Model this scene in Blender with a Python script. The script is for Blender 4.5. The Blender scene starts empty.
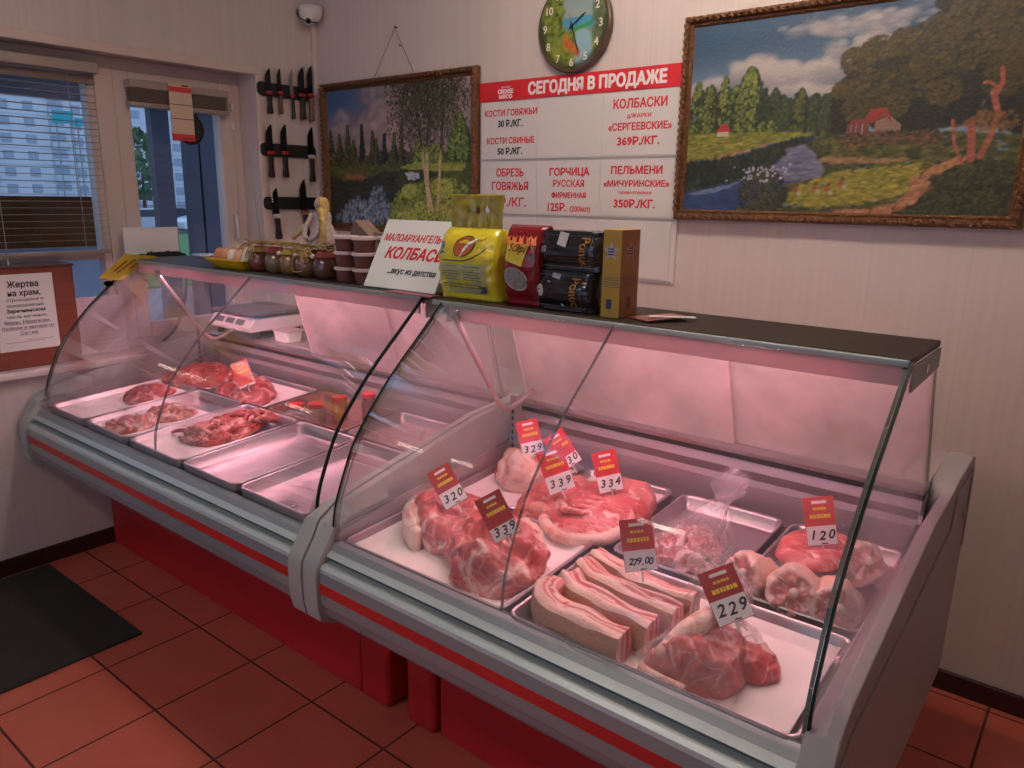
import bpy, bmesh, math, random
import numpy as np
from mathutils import Vector, Matrix, Euler, noise

sc = bpy.context.scene
COL = sc.collection

# ------------------------------------------------------------------ camera, world, exposure
cam_d = bpy.data.cameras.new('camera')
cam = bpy.data.objects.new('camera', cam_d)
COL.objects.link(cam)
sc.camera = cam
cam_d.sensor_fit = 'HORIZONTAL'
cam_d.sensor_width = 36.0
cam_d.lens = 762.27 / 1024 * 36.0
cam_d.clip_start = 0.02
cam_d.clip_end = 600
YAW, PITCH, ROLL = -0.673, -0.2389, 0.0156
_f = Vector((math.sin(YAW) * math.cos(PITCH), math.cos(YAW) * math.cos(PITCH), math.sin(PITCH)))
_r = Vector((math.cos(YAW), -math.sin(YAW), 0))
_u = _r.cross(_f)
_r2 = _r * math.cos(ROLL) + _u * math.sin(ROLL)
_u2 = _u * math.cos(ROLL) - _r * math.sin(ROLL)
cam.matrix_world = Matrix(((_r2.x, _u2.x, -_f.x, 3.0795), (_r2.y, _u2.y, -_f.y, -2.366), (_r2.z, _u2.z, -_f.z, 1.3954), (0, 0, 0, 1)))

sc.view_settings.view_transform = 'Standard'
sc.view_settings.look = 'None'
sc.view_settings.gamma = 1.0
sc.view_settings.use_curve_mapping = False
sc.view_settings.exposure = 0.0

w = bpy.data.worlds.new('sky')
sc.world = w
w.use_nodes = True
_bg = w.node_tree.nodes['Background']
_bg.inputs[0].default_value = (0.42, 0.60, 0.92, 1)
_bg.inputs[1].default_value = 1.25

CEIL_LAMPS = [((2.15, -0.85), 5.2), ((1.7, -2.9), 2.9)]   # positions of the ceiling tube lamps and their strength
CEIL_COLOR = (1.0, 0.82, 0.70)
TUBE_COLOR = (1.0, 0.58, 0.70)
TUBE_STRENGTH = 36.0

# ------------------------------------------------------------------ materials
MATS = {}

def mat(name, color, rough=0.5, metal=0.0, spec=0.5, noise_amt=0.0, nscale=20, bump=0.0, bscale=60, coat=0.0, emit=None, estr=0.0, aniso=None, sss=0.0, alpha=1.0):
    if name in MATS:
        return MATS[name]
    m = bpy.data.materials.new(name)
    m.use_nodes = True
    nt = m.node_tree
    b = nt.nodes['Principled BSDF']
    b.inputs['Base Color'].default_value = (*color, 1)
    b.inputs['Roughness'].default_value = rough
    b.inputs['Metallic'].default_value = metal
    b.inputs['Specular IOR Level'].default_value = spec
    b.inputs['Coat Weight'].default_value = coat
    b.inputs['Alpha'].default_value = alpha
    if sss:
        b.inputs['Subsurface Weight'].default_value = sss
        b.inputs['Subsurface Scale'].default_value = 0.01
    if emit:
        b.inputs['Emission Color'].default_value = (*emit, 1)
        b.inputs['Emission Strength'].default_value = estr
    tc = None
    if noise_amt or bump:
        tc = nt.nodes.new('ShaderNodeTexCoord')
    if noise_amt:
        mp = nt.nodes.new('ShaderNodeMapping')
        if aniso:
            mp.inputs['Scale'].default_value = aniso
        nt.links.new(tc.outputs['Object'], mp.inputs[0])
        n = nt.nodes.new('ShaderNodeTexNoise')
        n.inputs['Scale'].default_value = nscale
        n.inputs['Detail'].default_value = 5
        nt.links.new(mp.outputs[0], n.inputs['Vector'])
        mx = nt.nodes.new('ShaderNodeMix')
        mx.data_type = 'RGBA'
        mx.inputs[6].default_value = (*[c * (1 - noise_amt) for c in color], 1)
        mx.inputs[7].default_value = (*[min(1, c * (1 + noise_amt)) for c in color], 1)
        nt.links.new(n.outputs[0], mx.inputs[0])
        nt.links.new(mx.outputs[2], b.inputs['Base Color'])
    if bump:
        n2 = nt.nodes.new('ShaderNodeTexNoise')
        n2.inputs['Scale'].default_value = bscale
        n2.inputs['Detail'].default_value = 4
        nt.links.new(tc.outputs['Object'], n2.inputs['Vector'])
        bp = nt.nodes.new('ShaderNodeBump')
        bp.inputs['Strength'].default_value = bump
        bp.inputs['Distance'].default_value = 0.01
        nt.links.new(n2.outputs[0], bp.inputs['Height'])
        nt.links.new(bp.outputs[0], b.inputs['Normal'])
    MATS[name] = m
    return m


def glass_mat(name, tint=(1, 1, 1), haze=0.0, haze_col=(.9, .85, .85), refl=1.0, rough=0.01, ior=1.45):
    if name in MATS:
        return MATS[name]
    m = bpy.data.materials.new(name)
    m.use_nodes = True
    nt = m.node_tree
    nt.nodes.clear()
    N, L = nt.nodes.new, nt.links.new
    out = N('ShaderNodeOutputMaterial')
    tr = N('ShaderNodeBsdfTransparent'); tr.inputs[0].default_value = (*tint, 1)
    gl = N('ShaderNodeBsdfGlossy'); gl.inputs['Roughness'].default_value = rough
    lw = N('ShaderNodeLayerWeight'); lw.inputs[0].default_value = .5        # Schlick reflectance, the same from both faces
    pw = N('ShaderNodeMath'); pw.operation = 'POWER'; pw.inputs[1].default_value = 5; L(lw.outputs['Facing'], pw.inputs[0])
    r0 = ((ior - 1) / (ior + 1)) ** 2 * .75
    mul = N('ShaderNodeMath'); mul.operation = 'MULTIPLY_ADD'; mul.inputs[1].default_value = (1 - r0) * refl * .45; mul.inputs[2].default_value = r0 * refl
    L(pw.outputs[0], mul.inputs[0])
    mx = N('ShaderNodeMixShader')
    L(mul.outputs[0], mx.inputs[0]); L(tr.outputs[0], mx.inputs[1]); L(gl.outputs[0], mx.inputs[2])
    last = mx
    if haze:
        df = N('ShaderNodeBsdfDiffuse'); df.inputs[0].default_value = (*haze_col, 1)
        tl = N('ShaderNodeBsdfTranslucent'); tl.inputs[0].default_value = (*haze_col, 1)
        ad = N('ShaderNodeMixShader'); ad.inputs[0].default_value = 0.5
        L(df.outputs[0], ad.inputs[1]); L(tl.outputs[0], ad.inputs[2])
        m2 = N('ShaderNodeMixShader')
        tc = N('ShaderNodeTexCoord'); n = N('ShaderNodeTexNoise'); n.inputs['Scale'].default_value = 5; n.inputs['Detail'].default_value = 6
        L(tc.outputs['Object'], n.inputs['Vector'])
        mr = N('ShaderNodeMapRange'); mr.inputs[1].default_value = .3; mr.inputs[2].default_value = .7
        mr.inputs[3].default_value = haze * .6; mr.inputs[4].default_value = min(1, haze * 1.4)
        L(n.outputs[0], mr.inputs[0])
        L(mr.outputs[0], m2.inputs[0]); L(last.outputs[0], m2.inputs[1]); L(ad.outputs[0], m2.inputs[2])
        last = m2
    L(last.outputs[0], out.inputs[0])
    MATS[name] = m
    return m


def vcol_mat(name, rough=0.4, coat=0.0, bump=0.0, attr='Col', noise_amt=0.0, nscale=40, sss=0.0):
    if name in MATS:
        return MATS[name]
    m = mat(name, (.5, .5, .5), rough, bump=bump, coat=coat, bscale=120, sss=sss)
    nt = m.node_tree
    a = nt.nodes.new('ShaderNodeAttribute'); a.attribute_name = attr
    nt.links.new(a.outputs['Color'], nt.nodes['Principled BSDF'].inputs['Base Color'])
    return m


# ------------------------------------------------------------------ mesh helpers
def thing(name, label, cat, loc=(0, 0, 0), rot=(0, 0, 0), group=None):
    o = bpy.data.objects.new(name, None)
    COL.objects.link(o)
    o.empty_display_size = 0.05
    o.location = loc
    o.rotation_euler = rot
    o['label'] = label
    o['category'] = cat
    if group:
        o['group'] = group
    return o


def tag(o, label, cat=None, group=None, kind=None):
    if label: o['label'] = label
    if cat: o['category'] = cat
    if group: o['group'] = group
    if kind: o['kind'] = kind
    return o


def minv(t):
    return (Matrix.LocRotScale(t.location, t.rotation_euler, None)).inverted()


def top(o):
    while o.parent:
        o = o.parent
    return o


def obj(name, bm, m, parent=None, world=True, smooth=False, bev=0.0, seg=2, label=None):
    """bm -> one mesh object. With world=True the coordinates are world ones and are taken into the thing's frame."""
    if parent is not None and world:
        bmesh.ops.transform(bm, matrix=minv(top(parent)), verts=bm.verts)
    me = bpy.data.meshes.new(name)
    bmesh.ops.recalc_face_normals(bm, faces=bm.faces)
    bm.to_mesh(me)
    bm.free()
    for x in (m if isinstance(m, (list, tuple)) else [m]):
        me.materials.append(x)
    o = bpy.data.objects.new(name, me)
    COL.objects.link(o)
    if parent is not None:
        o.parent = parent
    if smooth:
        for p in me.polygons:
            p.use_smooth = True
    if bev:
        md = o.modifiers.new('bevel', 'BEVEL')
        md.width = bev; md.segments = seg; md.limit_method = 'ANGLE'; md.angle_limit = math.radians(35)
        for p in me.polygons:
            p.use_smooth = True
        wn = o.modifiers.new('wn', 'WEIGHTED_NORMAL')
    if label:
        o['label'] = label
    return o


def struct(name, bm, m, **k):
    o = obj(name, bm, m, **k)
    o['kind'] = 'structure'
    return o


def B():
    return bmesh.new()


def box(bm, x0, x1, y0, y1, z0, z1, mi=0):
    v = [bm.verts.new((x, y, z)) for x in (x0, x1) for y in (y0, y1) for z in (z0, z1)]
    fs = []
    for q in ((0, 1, 3, 2), (4, 6, 7, 5), (0, 4, 5, 1), (2, 3, 7, 6), (0, 2, 6, 4), (1, 5, 7, 3)):
        f = bm.faces.new([v[i] for i in q]); f.material_index = mi; fs.append(f)
    return v


def bx(*a, mi=0):
    bm = B(); box(bm, *a, mi=mi); return bm


def prism(bm, pts, a0, a1, axis='x', mi=0, capmi=None):
    """closed polygon pts (2D) swept from a0 to a1 along axis"""
    def P(p, a):
        return {'x': (a, p[0], p[1]), 'y': (p[0], a, p[1]), 'z': (p[0], p[1], a)}[axis]
    A = [bm.verts.new(P(p, a0)) for p in pts]
    C = [bm.verts.new(P(p, a1)) for p in pts]
    n = len(pts)
    for i in range(n):
        f = bm.faces.new((A[i], A[(i + 1) % n], C[(i + 1) % n], C[i])); f.material_index = mi
    for loop in (A, C):
        f = bm.faces.new(loop); f.material_index = mi if capmi is None else capmi
    return bm


def tube(bm, pts, r, n=10, closed=False):
    pts = [Vector(p) for p in pts]
    rs = r if isinstance(r, (list, tuple)) else [r] * len(pts)
    rings = []
    up = Vector((0, 0, 1))
    prev = None
    for i, p in enumerate(pts):
        a = pts[i - 1] if i > 0 else p
        b = pts[i + 1] if i < len(pts) - 1 else p
        t = (b - a).normalized()
        if prev is None:
            s = t.cross(up)
            if s.length < .1: s = t.cross(Vector((1, 0, 0)))
            s.normalize()
        else:
            s = (prev - t * prev.dot(t)).normalized()
        prev = s
        q = t.cross(s)
        rings.append([bm.verts.new(p + (s * math.cos(2 * math.pi * k / n) + q * math.sin(2 * math.pi * k / n)) * rs[i]) for k in range(n)])
    for i in range(len(rings) - 1):
        for k in range(n):
            bm.faces.new((rings[i][k], rings[i][(k + 1) % n], rings[i + 1][(k + 1) % n], rings[i + 1][k]))
    bm.faces.new(rings[0]); bm.faces.new(rings[-1][::-1])
    return bm


def lathe(bm, prof, n=28, c=(0, 0, 0), mi=0):
    rings = []
    for r, z in prof:
        if r < 1e-5:
            rings.append([bm.verts.new((c[0], c[1], c[2] + z))])
        else:
            rings.append([bm.verts.new((c[0] + r * math.cos(2 * math.pi * k / n), c[1] + r * math.sin(2 * math.pi * k / n), c[2] + z)) for k in range(n)])
    for a, b in zip(rings, rings[1:]):
        for k in range(n):
            if len(a) == 1 and len(b) == 1: continue
            if len(a) == 1: f = bm.faces.new((a[0], b[k], b[(k + 1) % n]))
            elif len(b) == 1: f = bm.faces.new((a[k], a[(k + 1) % n], b[0]))
            else: f = bm.faces.new((a[k], a[(k + 1) % n], b[(k + 1) % n], b[k]))
            f.material_index = mi
    return bm


def catmull(pts, n=6, closed=False):
    P = [Vector(p) for p in pts]
    out = []
    m = len(P)
    rng = range(m) if closed else range(m - 1)
    for i in rng:
        if closed:
            p0, p1, p2, p3 = P[i - 1], P[i], P[(i + 1) % m], P[(i + 2) % m]
        else:
            p0, p1, p2, p3 = P[max(i - 1, 0)], P[i], P[i + 1], P[min(i + 2, m - 1)]
        for k in range(n):
            t = k / n
            out.append(0.5 * ((2 * p1) + (p2 - p0) * t + (2 * p0 - 5 * p1 + 4 * p2 - p3) * t * t + (3 * p1 - p0 - 3 * p2 + p3) * t ** 3))
    if not closed:
        out.append(P[-1])
    return out


def rrect(x0, x1, y0, y1, r, n=4):
    pts = []
    for cx, cy, a in ((x1 - r, y1 - r, 0), (x0 + r, y1 - r, 90), (x0 + r, y0 + r, 180), (x1 - r, y0 + r, 270)):
        for k in range(n + 1):
            t = math.radians(a + 90 * k / n)
            pts.append((cx + r * math.cos(t), cy + r * math.sin(t)))
    return pts


def loft(bm, rings, cap0=True, cap1=True, mi=0):
    R = [[bm.verts.new(p) for p in ring] for ring in rings]
    n = len(R[0])
    for a, b in zip(R, R[1:]):
        for k in range(n):
            f = bm.faces.new((a[k], a[(k + 1) % n], b[(k + 1) % n], b[k])); f.material_index = mi
    if cap0: bm.faces.new(R[0]).material_index = mi
    if cap1: bm.faces.new(R[-1][::-1]).material_index = mi
    return bm


def xf(bm, M):
    bmesh.ops.transform(bm, matrix=M, verts=bm.verts)
    return bm


_text_cache = {}

def text_bm(bm, body, size, M, align='CENTER', weight=0.0, extrude=0.0006, shear=0.0, width=None):
    """lettering in the XY plane of M, merged into bm; width squeezes/stretches the line to that width"""
    cu = bpy.data.curves.new('lettering', 'FONT')
    cu.body = body
    cu.size = size
    cu.align_x = align
    cu.extrude = extrude
    cu.shear = shear
    cu.resolution_u = 3
    o = bpy.data.objects.new('lettering', cu)
    COL.objects.link(o)
    dg = bpy.context.evaluated_depsgraph_get()
    me = bpy.data.meshes.new_from_object(o.evaluated_get(dg))
    bpy.data.objects.remove(o)
    bpy.data.curves.remove(cu)
    if width and len(me.vertices):
        xs = [v.co.x for v in me.vertices]
        w0 = max(xs) - min(xs)
        M = M @ Matrix.Diagonal((width / w0, 1, 1, 1))
    wq = weight * 1.0
    for dx, dy in ((0, 0),) if not weight else ((0, 0), (wq, 0), (-wq, 0), (0, wq), (0, -wq), (wq * .7, wq * .7), (-wq * .7, wq * .7), (wq * .7, -wq * .7), (-wq * .7, -wq * .7)):
        ly = (abs(dx) * 3 + dx + dy * 1.7) * .03 + (.00005 if (dx or dy) else 0)
        m2 = me.copy(); m2.transform(Matrix.Translation(M.to_3x3().normalized() @ Vector((dx, dy, -ly))) @ M)
        bm.from_mesh(m2); bpy.data.meshes.remove(m2)
    bpy.data.meshes.remove(me)
    return bm


def wallM(x, z, y=-0.004, h=0):
    """frame of something on the back wall, facing the room"""
    return Matrix.Translation((x, y, z)) @ Matrix.Rotation(math.pi / 2, 4, 'X')


# ------------------------------------------------------------------ common materials
M_alu = mat('brushed_aluminium', (.30, .34, .34), .42, .35, noise_amt=.05, nscale=8, aniso=(1, 30, 30))
M_alu2 = mat('light_aluminium', (.50, .60, .58), .38, .3)
M_plastic = mat('grey_plastic', (.36, .37, .345), .42, bump=.05, bscale=200)
M_plastic_r = mat('grey_side_plastic', (.33, .315, .31), .45, noise_amt=.05, nscale=6, bump=.04, bscale=150)
M_red = mat('red_strip_plastic', (.50, .018, .015), .4)
M_kick = mat('red_kick_panel', (.46, .015, .02), .5, noise_amt=.1, nscale=5)
M_steel = mat('stainless_steel', (.46, .41, .43), .34, .85, noise_amt=.08, nscale=12, bump=.03, bscale=30)
M_steel_d = mat('stainless_inner', (.52, .46, .47), .4, .6, noise_amt=.1, nscale=7)
M_black = mat('black_rubber', (.012, .012, .012), .5)
M_dark = mat('dark_laminate', (.030, .021, .015), .5, spec=.3, noise_amt=.15, nscale=5)
M_white = mat('white_plastic', (.74, .72, .69), .4)
M_paper = mat('white_paper', (.82, .80, .78), .7)
M_liner = mat('tray_paper', (.86, .78, .78), .75, noise_amt=.05, nscale=14, bump=.35, bscale=14)
M_edge = mat('glass_edge_green', (.002, .018, .010), .35, spec=.2)
M_glass = glass_mat('clear_glass', (.97, .985, .975), haze=.03, haze_col=(.85, .8, .8))
M_seam = glass_mat('ground_glass_edge', (.55, .58, .56), haze=.35, haze_col=(.35, .34, .33))
M_glass_side = glass_mat('side_glass', (.96, .97, .965), haze=.12, haze_col=(.7, .68, .66))
M_frost = glass_mat('milky_acrylic', (.95, .9, .9), haze=.62, haze_col=(.74, .64, .64), refl=.8, rough=.08)
M_wglass = glass_mat('window_glass', (.93, .95, .97), haze=0)
M_film = glass_mat('plastic_film', (.985, .98, .98), haze=.14, haze_col=(.9, .84, .83), refl=.75, rough=.16, ior=1.5)
M_gold = mat('gilded_wood', (.17, .075, .03), .35, .4, noise_amt=.5, nscale=90, bump=1.0, bscale=110)
M_gold_in = mat('inner_gold', (.26, .13, .045), .35, .4)
M_redink = mat('red_ink', (.62, .02, .03), .5)
M_blackink = mat('black_ink', (.015, .013, .015), .5)
M_whiteink = mat('white_ink', (.85, .82, .80), .5)
M_yellowink = mat('yellow_ink', (.85, .62, .05), .5)
M_wood = mat('red_brown_wood', (.22, .055, .028), .35, noise_amt=.3, nscale=6, aniso=(1, 1, 12))
M_chrome = mat('chrome', (.8, .78, .78), .15, 1.0)

M_lip = mat('pink_translucent_lip', (.62, .38, .40), .5)
def _lip():
    nt = M_lip.node_tree; b = nt.nodes['Principled BSDF']
    tl = nt.nodes.new('ShaderNodeBsdfTranslucent'); tl.inputs[0].default_value = (.075, .050, .054, 1)
    ad = nt.nodes.new('ShaderNodeAddShader'); nt.links.new(b.outputs[0], ad.inputs[0]); nt.links.new(tl.outputs[0], ad.inputs[1])
    nt.links.new(ad.outputs[0], nt.nodes['Material Output'].inputs[0])
_lip()

# ------------------------------------------------------------------ room shell
def wall_material(name, base):
    m = mat(name, base, .42, spec=.35)
    nt = m.node_tree; N = nt.nodes.new; L = nt.links.new
    b = nt.nodes['Principled BSDF']
    tc = N('ShaderNodeTexCoord'); mp = N('ShaderNodeMapping'); mp.inputs['Scale'].default_value = (26, 26, .35)
    L(tc.outputs['Object'], mp.inputs[0])
    n = N('ShaderNodeTexNoise'); n.inputs['Scale'].default_value = 2.2; n.inputs['Detail'].default_value = 6
    L(mp.outputs[0], n.inputs['Vector'])
    mx = N('ShaderNodeMix'); mx.data_type = 'RGBA'
    mx.inputs[6].default_value = (*[c * .88 for c in base], 1); mx.inputs[7].default_value = (*[min(1, c * 1.07) for c in base], 1)
    L(n.outputs[0], mx.inputs[0])
    # panel joints every 25 cm
    sx = N('ShaderNodeSeparateXYZ'); L(tc.outputs['Object'], sx.inputs[0])
    add = N('ShaderNodeMath'); add.operation = 'ADD'; L(sx.outputs[0], add.inputs[0]); L(sx.outputs[1], add.inputs[1])
    dv = N('ShaderNodeMath'); dv.operation = 'DIVIDE'; dv.inputs[1].default_value = .25; L(add.outputs[0], dv.inputs[0])
    fr = N('ShaderNodeMath'); fr.operation = 'FRACT'; L(dv.outputs[0], fr.inputs[0])
    lt = N('ShaderNodeMath'); lt.operation = 'LESS_THAN'; lt.inputs[1].default_value = .012; L(fr.outputs[0], lt.inputs[0])
    m2 = N('ShaderNodeMix'); m2.data_type = 'RGBA'; m2.inputs[7].default_value = (*[c * .82 for c in base], 1)
    sc_ = N('ShaderNodeMath'); sc_.operation = 'MULTIPLY'; sc_.inputs[1].default_value = .4; L(lt.outputs[0], sc_.inputs[0])
    L(sc_.outputs[0], m2.inputs[0]); L(mx.outputs[2], m2.inputs[6]); L(m2.outputs[2], b.inputs['Base Color'])
    return m

M_wall = wall_material('wall_panels', (.63, .565, .525))
M_trim = mat('white_trim', (.62, .52, .47), .45, noise_amt=.04, nscale=5)
M_base = mat('dark_brown_skirting', (.035, .012, .008), .4, noise_amt=.2, nscale=10)

# floor tiles
M_floor = mat('terracotta_tiles', (.42, .07, .035), .33, spec=.45)
def floor_nodes():
    nt = M_floor.node_tree; N = nt.nodes.new; L = nt.links.new
    b = nt.nodes['Principled BSDF']
    tc = N('ShaderNodeTexCoord'); mp = N('ShaderNodeMapping')
    T = .30
    mp.inputs['Location'].default_value = (-.8705 / T, 1.237 / T, 0); mp.inputs['Scale'].default_value = (1 / T, 1 / T, 1)
    L(tc.outputs['Object'], mp.inputs[0])
    fr = N('ShaderNodeVectorMath'); fr.operation = 'FRACTION'; L(mp.outputs[0], fr.inputs[0])
    fl = N('ShaderNodeVectorMath'); fl.operation = 'FLOOR'; L(mp.outputs[0], fl.inputs[0])
    sx = N('ShaderNodeSeparateXYZ'); L(fr.outputs[0], sx.inputs[0])
    def edge(o):
        a = N('ShaderNodeMath'); a.operation = 'SUBTRACT'; a.inputs[1].default_value = .5; L(o, a.inputs[0])
        c = N('ShaderNodeMath'); c.operation = 'ABSOLUTE'; L(a.outputs[0], c.inputs[0]); return c
    e1, e2 = edge(sx.outputs[0]), edge(sx.outputs[1])
    mxx = N('ShaderNodeMath'); mxx.operation = 'MAXIMUM'; L(e1.outputs[0], mxx.inputs[0]); L(e2.outputs[0], mxx.inputs[1])
    gr = N('ShaderNodeMath'); gr.operation = 'GREATER_THAN'; gr.inputs[1].default_value = .489; L(mxx.outputs[0], gr.inputs[0])
    wn = N('ShaderNodeTexWhiteNoise'); L(fl.outputs[0], wn.inputs['Vector'])
    n = N('ShaderNodeTexNoise'); n.inputs['Scale'].default_value = 9; n.inputs['Detail'].default_value = 8; L(tc.outputs['Object'], n.inputs['Vector'])
    cmix = N('ShaderNodeMix'); cmix.data_type = 'RGBA'; cmix.inputs[6].default_value = (.43, .088, .056, 1); cmix.inputs[7].default_value = (.54, .13, .082, 1)
    avg = N('ShaderNodeMath'); avg.operation = 'MULTIPLY_ADD'; avg.inputs[1].default_value = .35
    L(wn.outputs[0], avg.inputs[0]); L(n.outputs[0], avg.inputs[2]); L(avg.outputs[0], cmix.inputs[0])
    m2 = N('ShaderNodeMix'); m2.data_type = 'RGBA'; m2.inputs[7].default_value = (.07, .02, .014, 1)
    L(gr.outputs[0], m2.inputs[0]); L(cmix.outputs[2], m2.inputs[6]); L(m2.outputs[2], b.inputs['Base Color'])
    rr = N('ShaderNodeMapRange'); rr.inputs[3].default_value = .28; rr.inputs[4].default_value = .8; L(gr.outputs[0], rr.inputs[0]); L(rr.outputs[0], b.inputs['Roughness'])
    bp = N('ShaderNodeBump'); bp.inputs['Strength'].default_value = .5; bp.inputs['Distance'].default_value = .003; bp.invert = True
    L(gr.outputs[0], bp.inputs['Height']); L(bp.outputs[0], b.inputs['Normal'])
floor_nodes()

RX, RY, RZ = 4.3, -3.9, 2.55
WX = -0.17                                # window plane on the left wall
struct('floor', bx(-.3, RX + .1, RY - .1, .1, -.1, 0), M_floor)
struct('ceiling', bx(-.3, RX + .1, RY - .1, .1, RZ, RZ + .1), mat('ceiling_white', (.62, .56, .52), .6))
struct('wall_back', bx(-.3, RX + .1, 0, .1, 0, RZ), M_wall)
struct('wall_right', bx(RX, RX + .1, RY, 0, 0, RZ), M_wall)
bm = B()   # left wall with the window opening
WT, WB, WY0, WY1 = 1.908, .735, -2.35, -.325
box(bm, -.3, 0, RY, 0, WT, RZ); box(bm, -.3, 0, RY, 0, 0, WB); box(bm, -.3, 0, WY1, 0, WB, WT); box(bm, -.3, 0, RY, WY0, WB, WT)
struct('wall_left', bm, M_wall)
bm = B()   # front wall, behind the viewer, with its own window
FX0, FX1, FZ0, FZ1 = .25, 2.9, .55, 2.2
box(bm, -.3, RX, RY - .1, RY, FZ1, RZ); box(bm, -.3, RX, RY - .1, RY, 0, FZ0); box(bm, -.3, FX0, RY - .1, RY, FZ0, FZ1); box(bm, FX1, RX, RY - .1, RY, FZ0, FZ1)
struct('wall_front', bm, M_wall)
bm = B()
for a, b_ in ((FX0, FX0 + .06), ((FX0 + FX1) / 2 - .03, (FX0 + FX1) / 2 + .03), (FX1 - .06, FX1)):
    box(bm, a, b_, RY - .08, RY - .02, FZ0, FZ1)
box(bm, FX0, FX1, RY - .08, RY - .02, FZ0, FZ0 + .06); box(bm, FX0, FX1, RY - .08, RY - .02, FZ1 - .06, FZ1)
struct('window_3', bm, M_trim)

# skirting boards
struct('baseboard_back', bx(0, RX, -.014, 0, 0, .062), M_base, bev=.003)
struct('baseboard_left', bx(0, .014, RY, -.014, 0, .064), M_base, bev=.003)

# ---- left wall windows
tr = bx(0, .012, -2.6, WY1 + .02, WT - .012, WT + .022)
box(tr, 0, .012, WY1 - .004, WY1 + .022, .76, WT - .012)
struct('trim_1', tr, M_trim, bev=.003)
bm = B(); box(bm, -.3, 0, WY0, WY1 , WT - .004, WT ); box(bm, -.3, -.002, WY1 - .004, WY1, WB, WT)
struct('trim_2', bm, M_trim)
struct('trim_3', bx(-.16, .045, WY0, WY1 + .03, .735, .765), mat('white_sill', (.72, .64, .62), .35), bev=.008)

def sash(name, y0, y1, z0, z1, fw, x0=-.17, x1=-.11):
    bm = B()
    box(bm, x0, x1, y0, y0 + fw, z0, z1); box(bm, x0, x1, y1 - fw, y1, z0, z1)
    box(bm, x0, x1, y0 + fw, y1 - fw, z0, z0 + fw); box(bm, x0, x1, y0 + fw, y1 - fw, z1 - fw, z1)
    o = struct(name, bm, M_trim, bev=.004)
    g = bx(-.148, -.142, y0 + fw, y1 - fw, z0 + fw, z1 - fw)
    obj('glass_pane', g, M_wglass, o)
    return o

# fixed frame around and between the sashes
bm = B()
box(bm, -.2, -.12, WY0, WY1, 1.86, WT - .004); box(bm, -.2, -.12, WY0, WY1, .765, .80)
box(bm, -.2, -.12, -.375, WY1 - .004, .80, 1.86); box(bm, -.2, -.105, -.955, -.885, .80, 1.86); box(bm, -.2, -.12, WY0, WY0 + .05, .80, 1.86)
struct('trim_4', bm, M_trim, bev=.004)
W2 = sash('window_2', -.885, -.375, .80, 1.86, .062)
W1 = sash('window_1', WY0 + .05, -.955, .80, 1.86, .03)
bm = bx(-.17, -.115, WY0 + .08, -.985, 1.135, 1.165)      # bar below the blind
obj('transom', bm, M_trim, W1)
bm = B(); tube(bm, [(-.105, -.40, 1.30), (-.09, -.40, 1.30), (-.085, -.40, 1.20)], .007, 8)
obj('window_handle', bm, M_white, W2, smooth=True)
for z in (1.78, 1.70):
    obj('hinge', bx(-.112, -.095, -.386, -.376, z - .03, z), M_white, W2, bev=.002)

# venetian blinds
M_slat = mat('blind_slat', (.33, .27, .23), .4)
bl = thing('venetian_blind', 'lowered venetian blind with thin cream slats over the left window', 'blind', (-.06, -1.6, 1.83))
obj('headrail', bx(-.10, -.04, -2.3, -.962, 1.825, 1.862), M_slat, bl, bev=.003)
obj('valance', bx(-.105, -.09, -2.3, -.962, 1.79, 1.822), mat('valance_brown', (.20, .15, .12), .5), bl)
zs = list(np.arange(1.19, 1.785, .0242))
for z in zs:
    bm = B(); box(bm, -.080, -.060, -2.3, -.975, -.0006, .0006)
    xf(bm, Matrix.Translation((-.07, 0, z)) @ Matrix.Rotation(math.radians(-3), 4, 'Y') @ Matrix.Translation((.07, 0, 0)))
    obj('slat', bm, M_slat, bl)
obj('bottom_rail', bx(-.082, -.058, -2.3, -.972, 1.162, 1.176), M_slat, bl, bev=.003)
for y in (-1.07, -1.37, -1.75, -2.1):
    obj('ladder_cord', tube(B(), [(-.058, y, 1.17), (-.058, y, 1.82)], .0012, 6), M_slat, bl)
obj('pull_cord', tube(B(), [(-.05, -1.345, 1.15), (-.05, -1.345, 1.82)], .0015, 6), M_slat, bl)
obj('cord_tassel', lathe(B(), [(0, 0), (.006, .002), (.004, .03), (0, .032)], 10, (-.05, -1.345, 1.125)), M_slat, bl, smooth=True)

rb = thing('rolled_blind', 'pulled-up blind bunched at the top of the right window', 'blind', (-.09, -.63, 1.80))
obj('headrail', bx(-.108, -.06, -.842, -.415, 1.795, 1.825), M_slat, rb, bev=.003)
bm = B()
for k in range(9):
    box(bm, -.106 + .002 * (k % 2), -.064, -.838, -.42, 1.746 + k * .0054, 1.749 + k * .0054)
obj('slat_stack', bm, mat('slat_stack', (.17, .125, .095), .5), rb)
obj('bottom_rail', bx(-.108, -.062, -.842, -.415, 1.725, 1.743), M_slat, rb, bev=.003)

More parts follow.
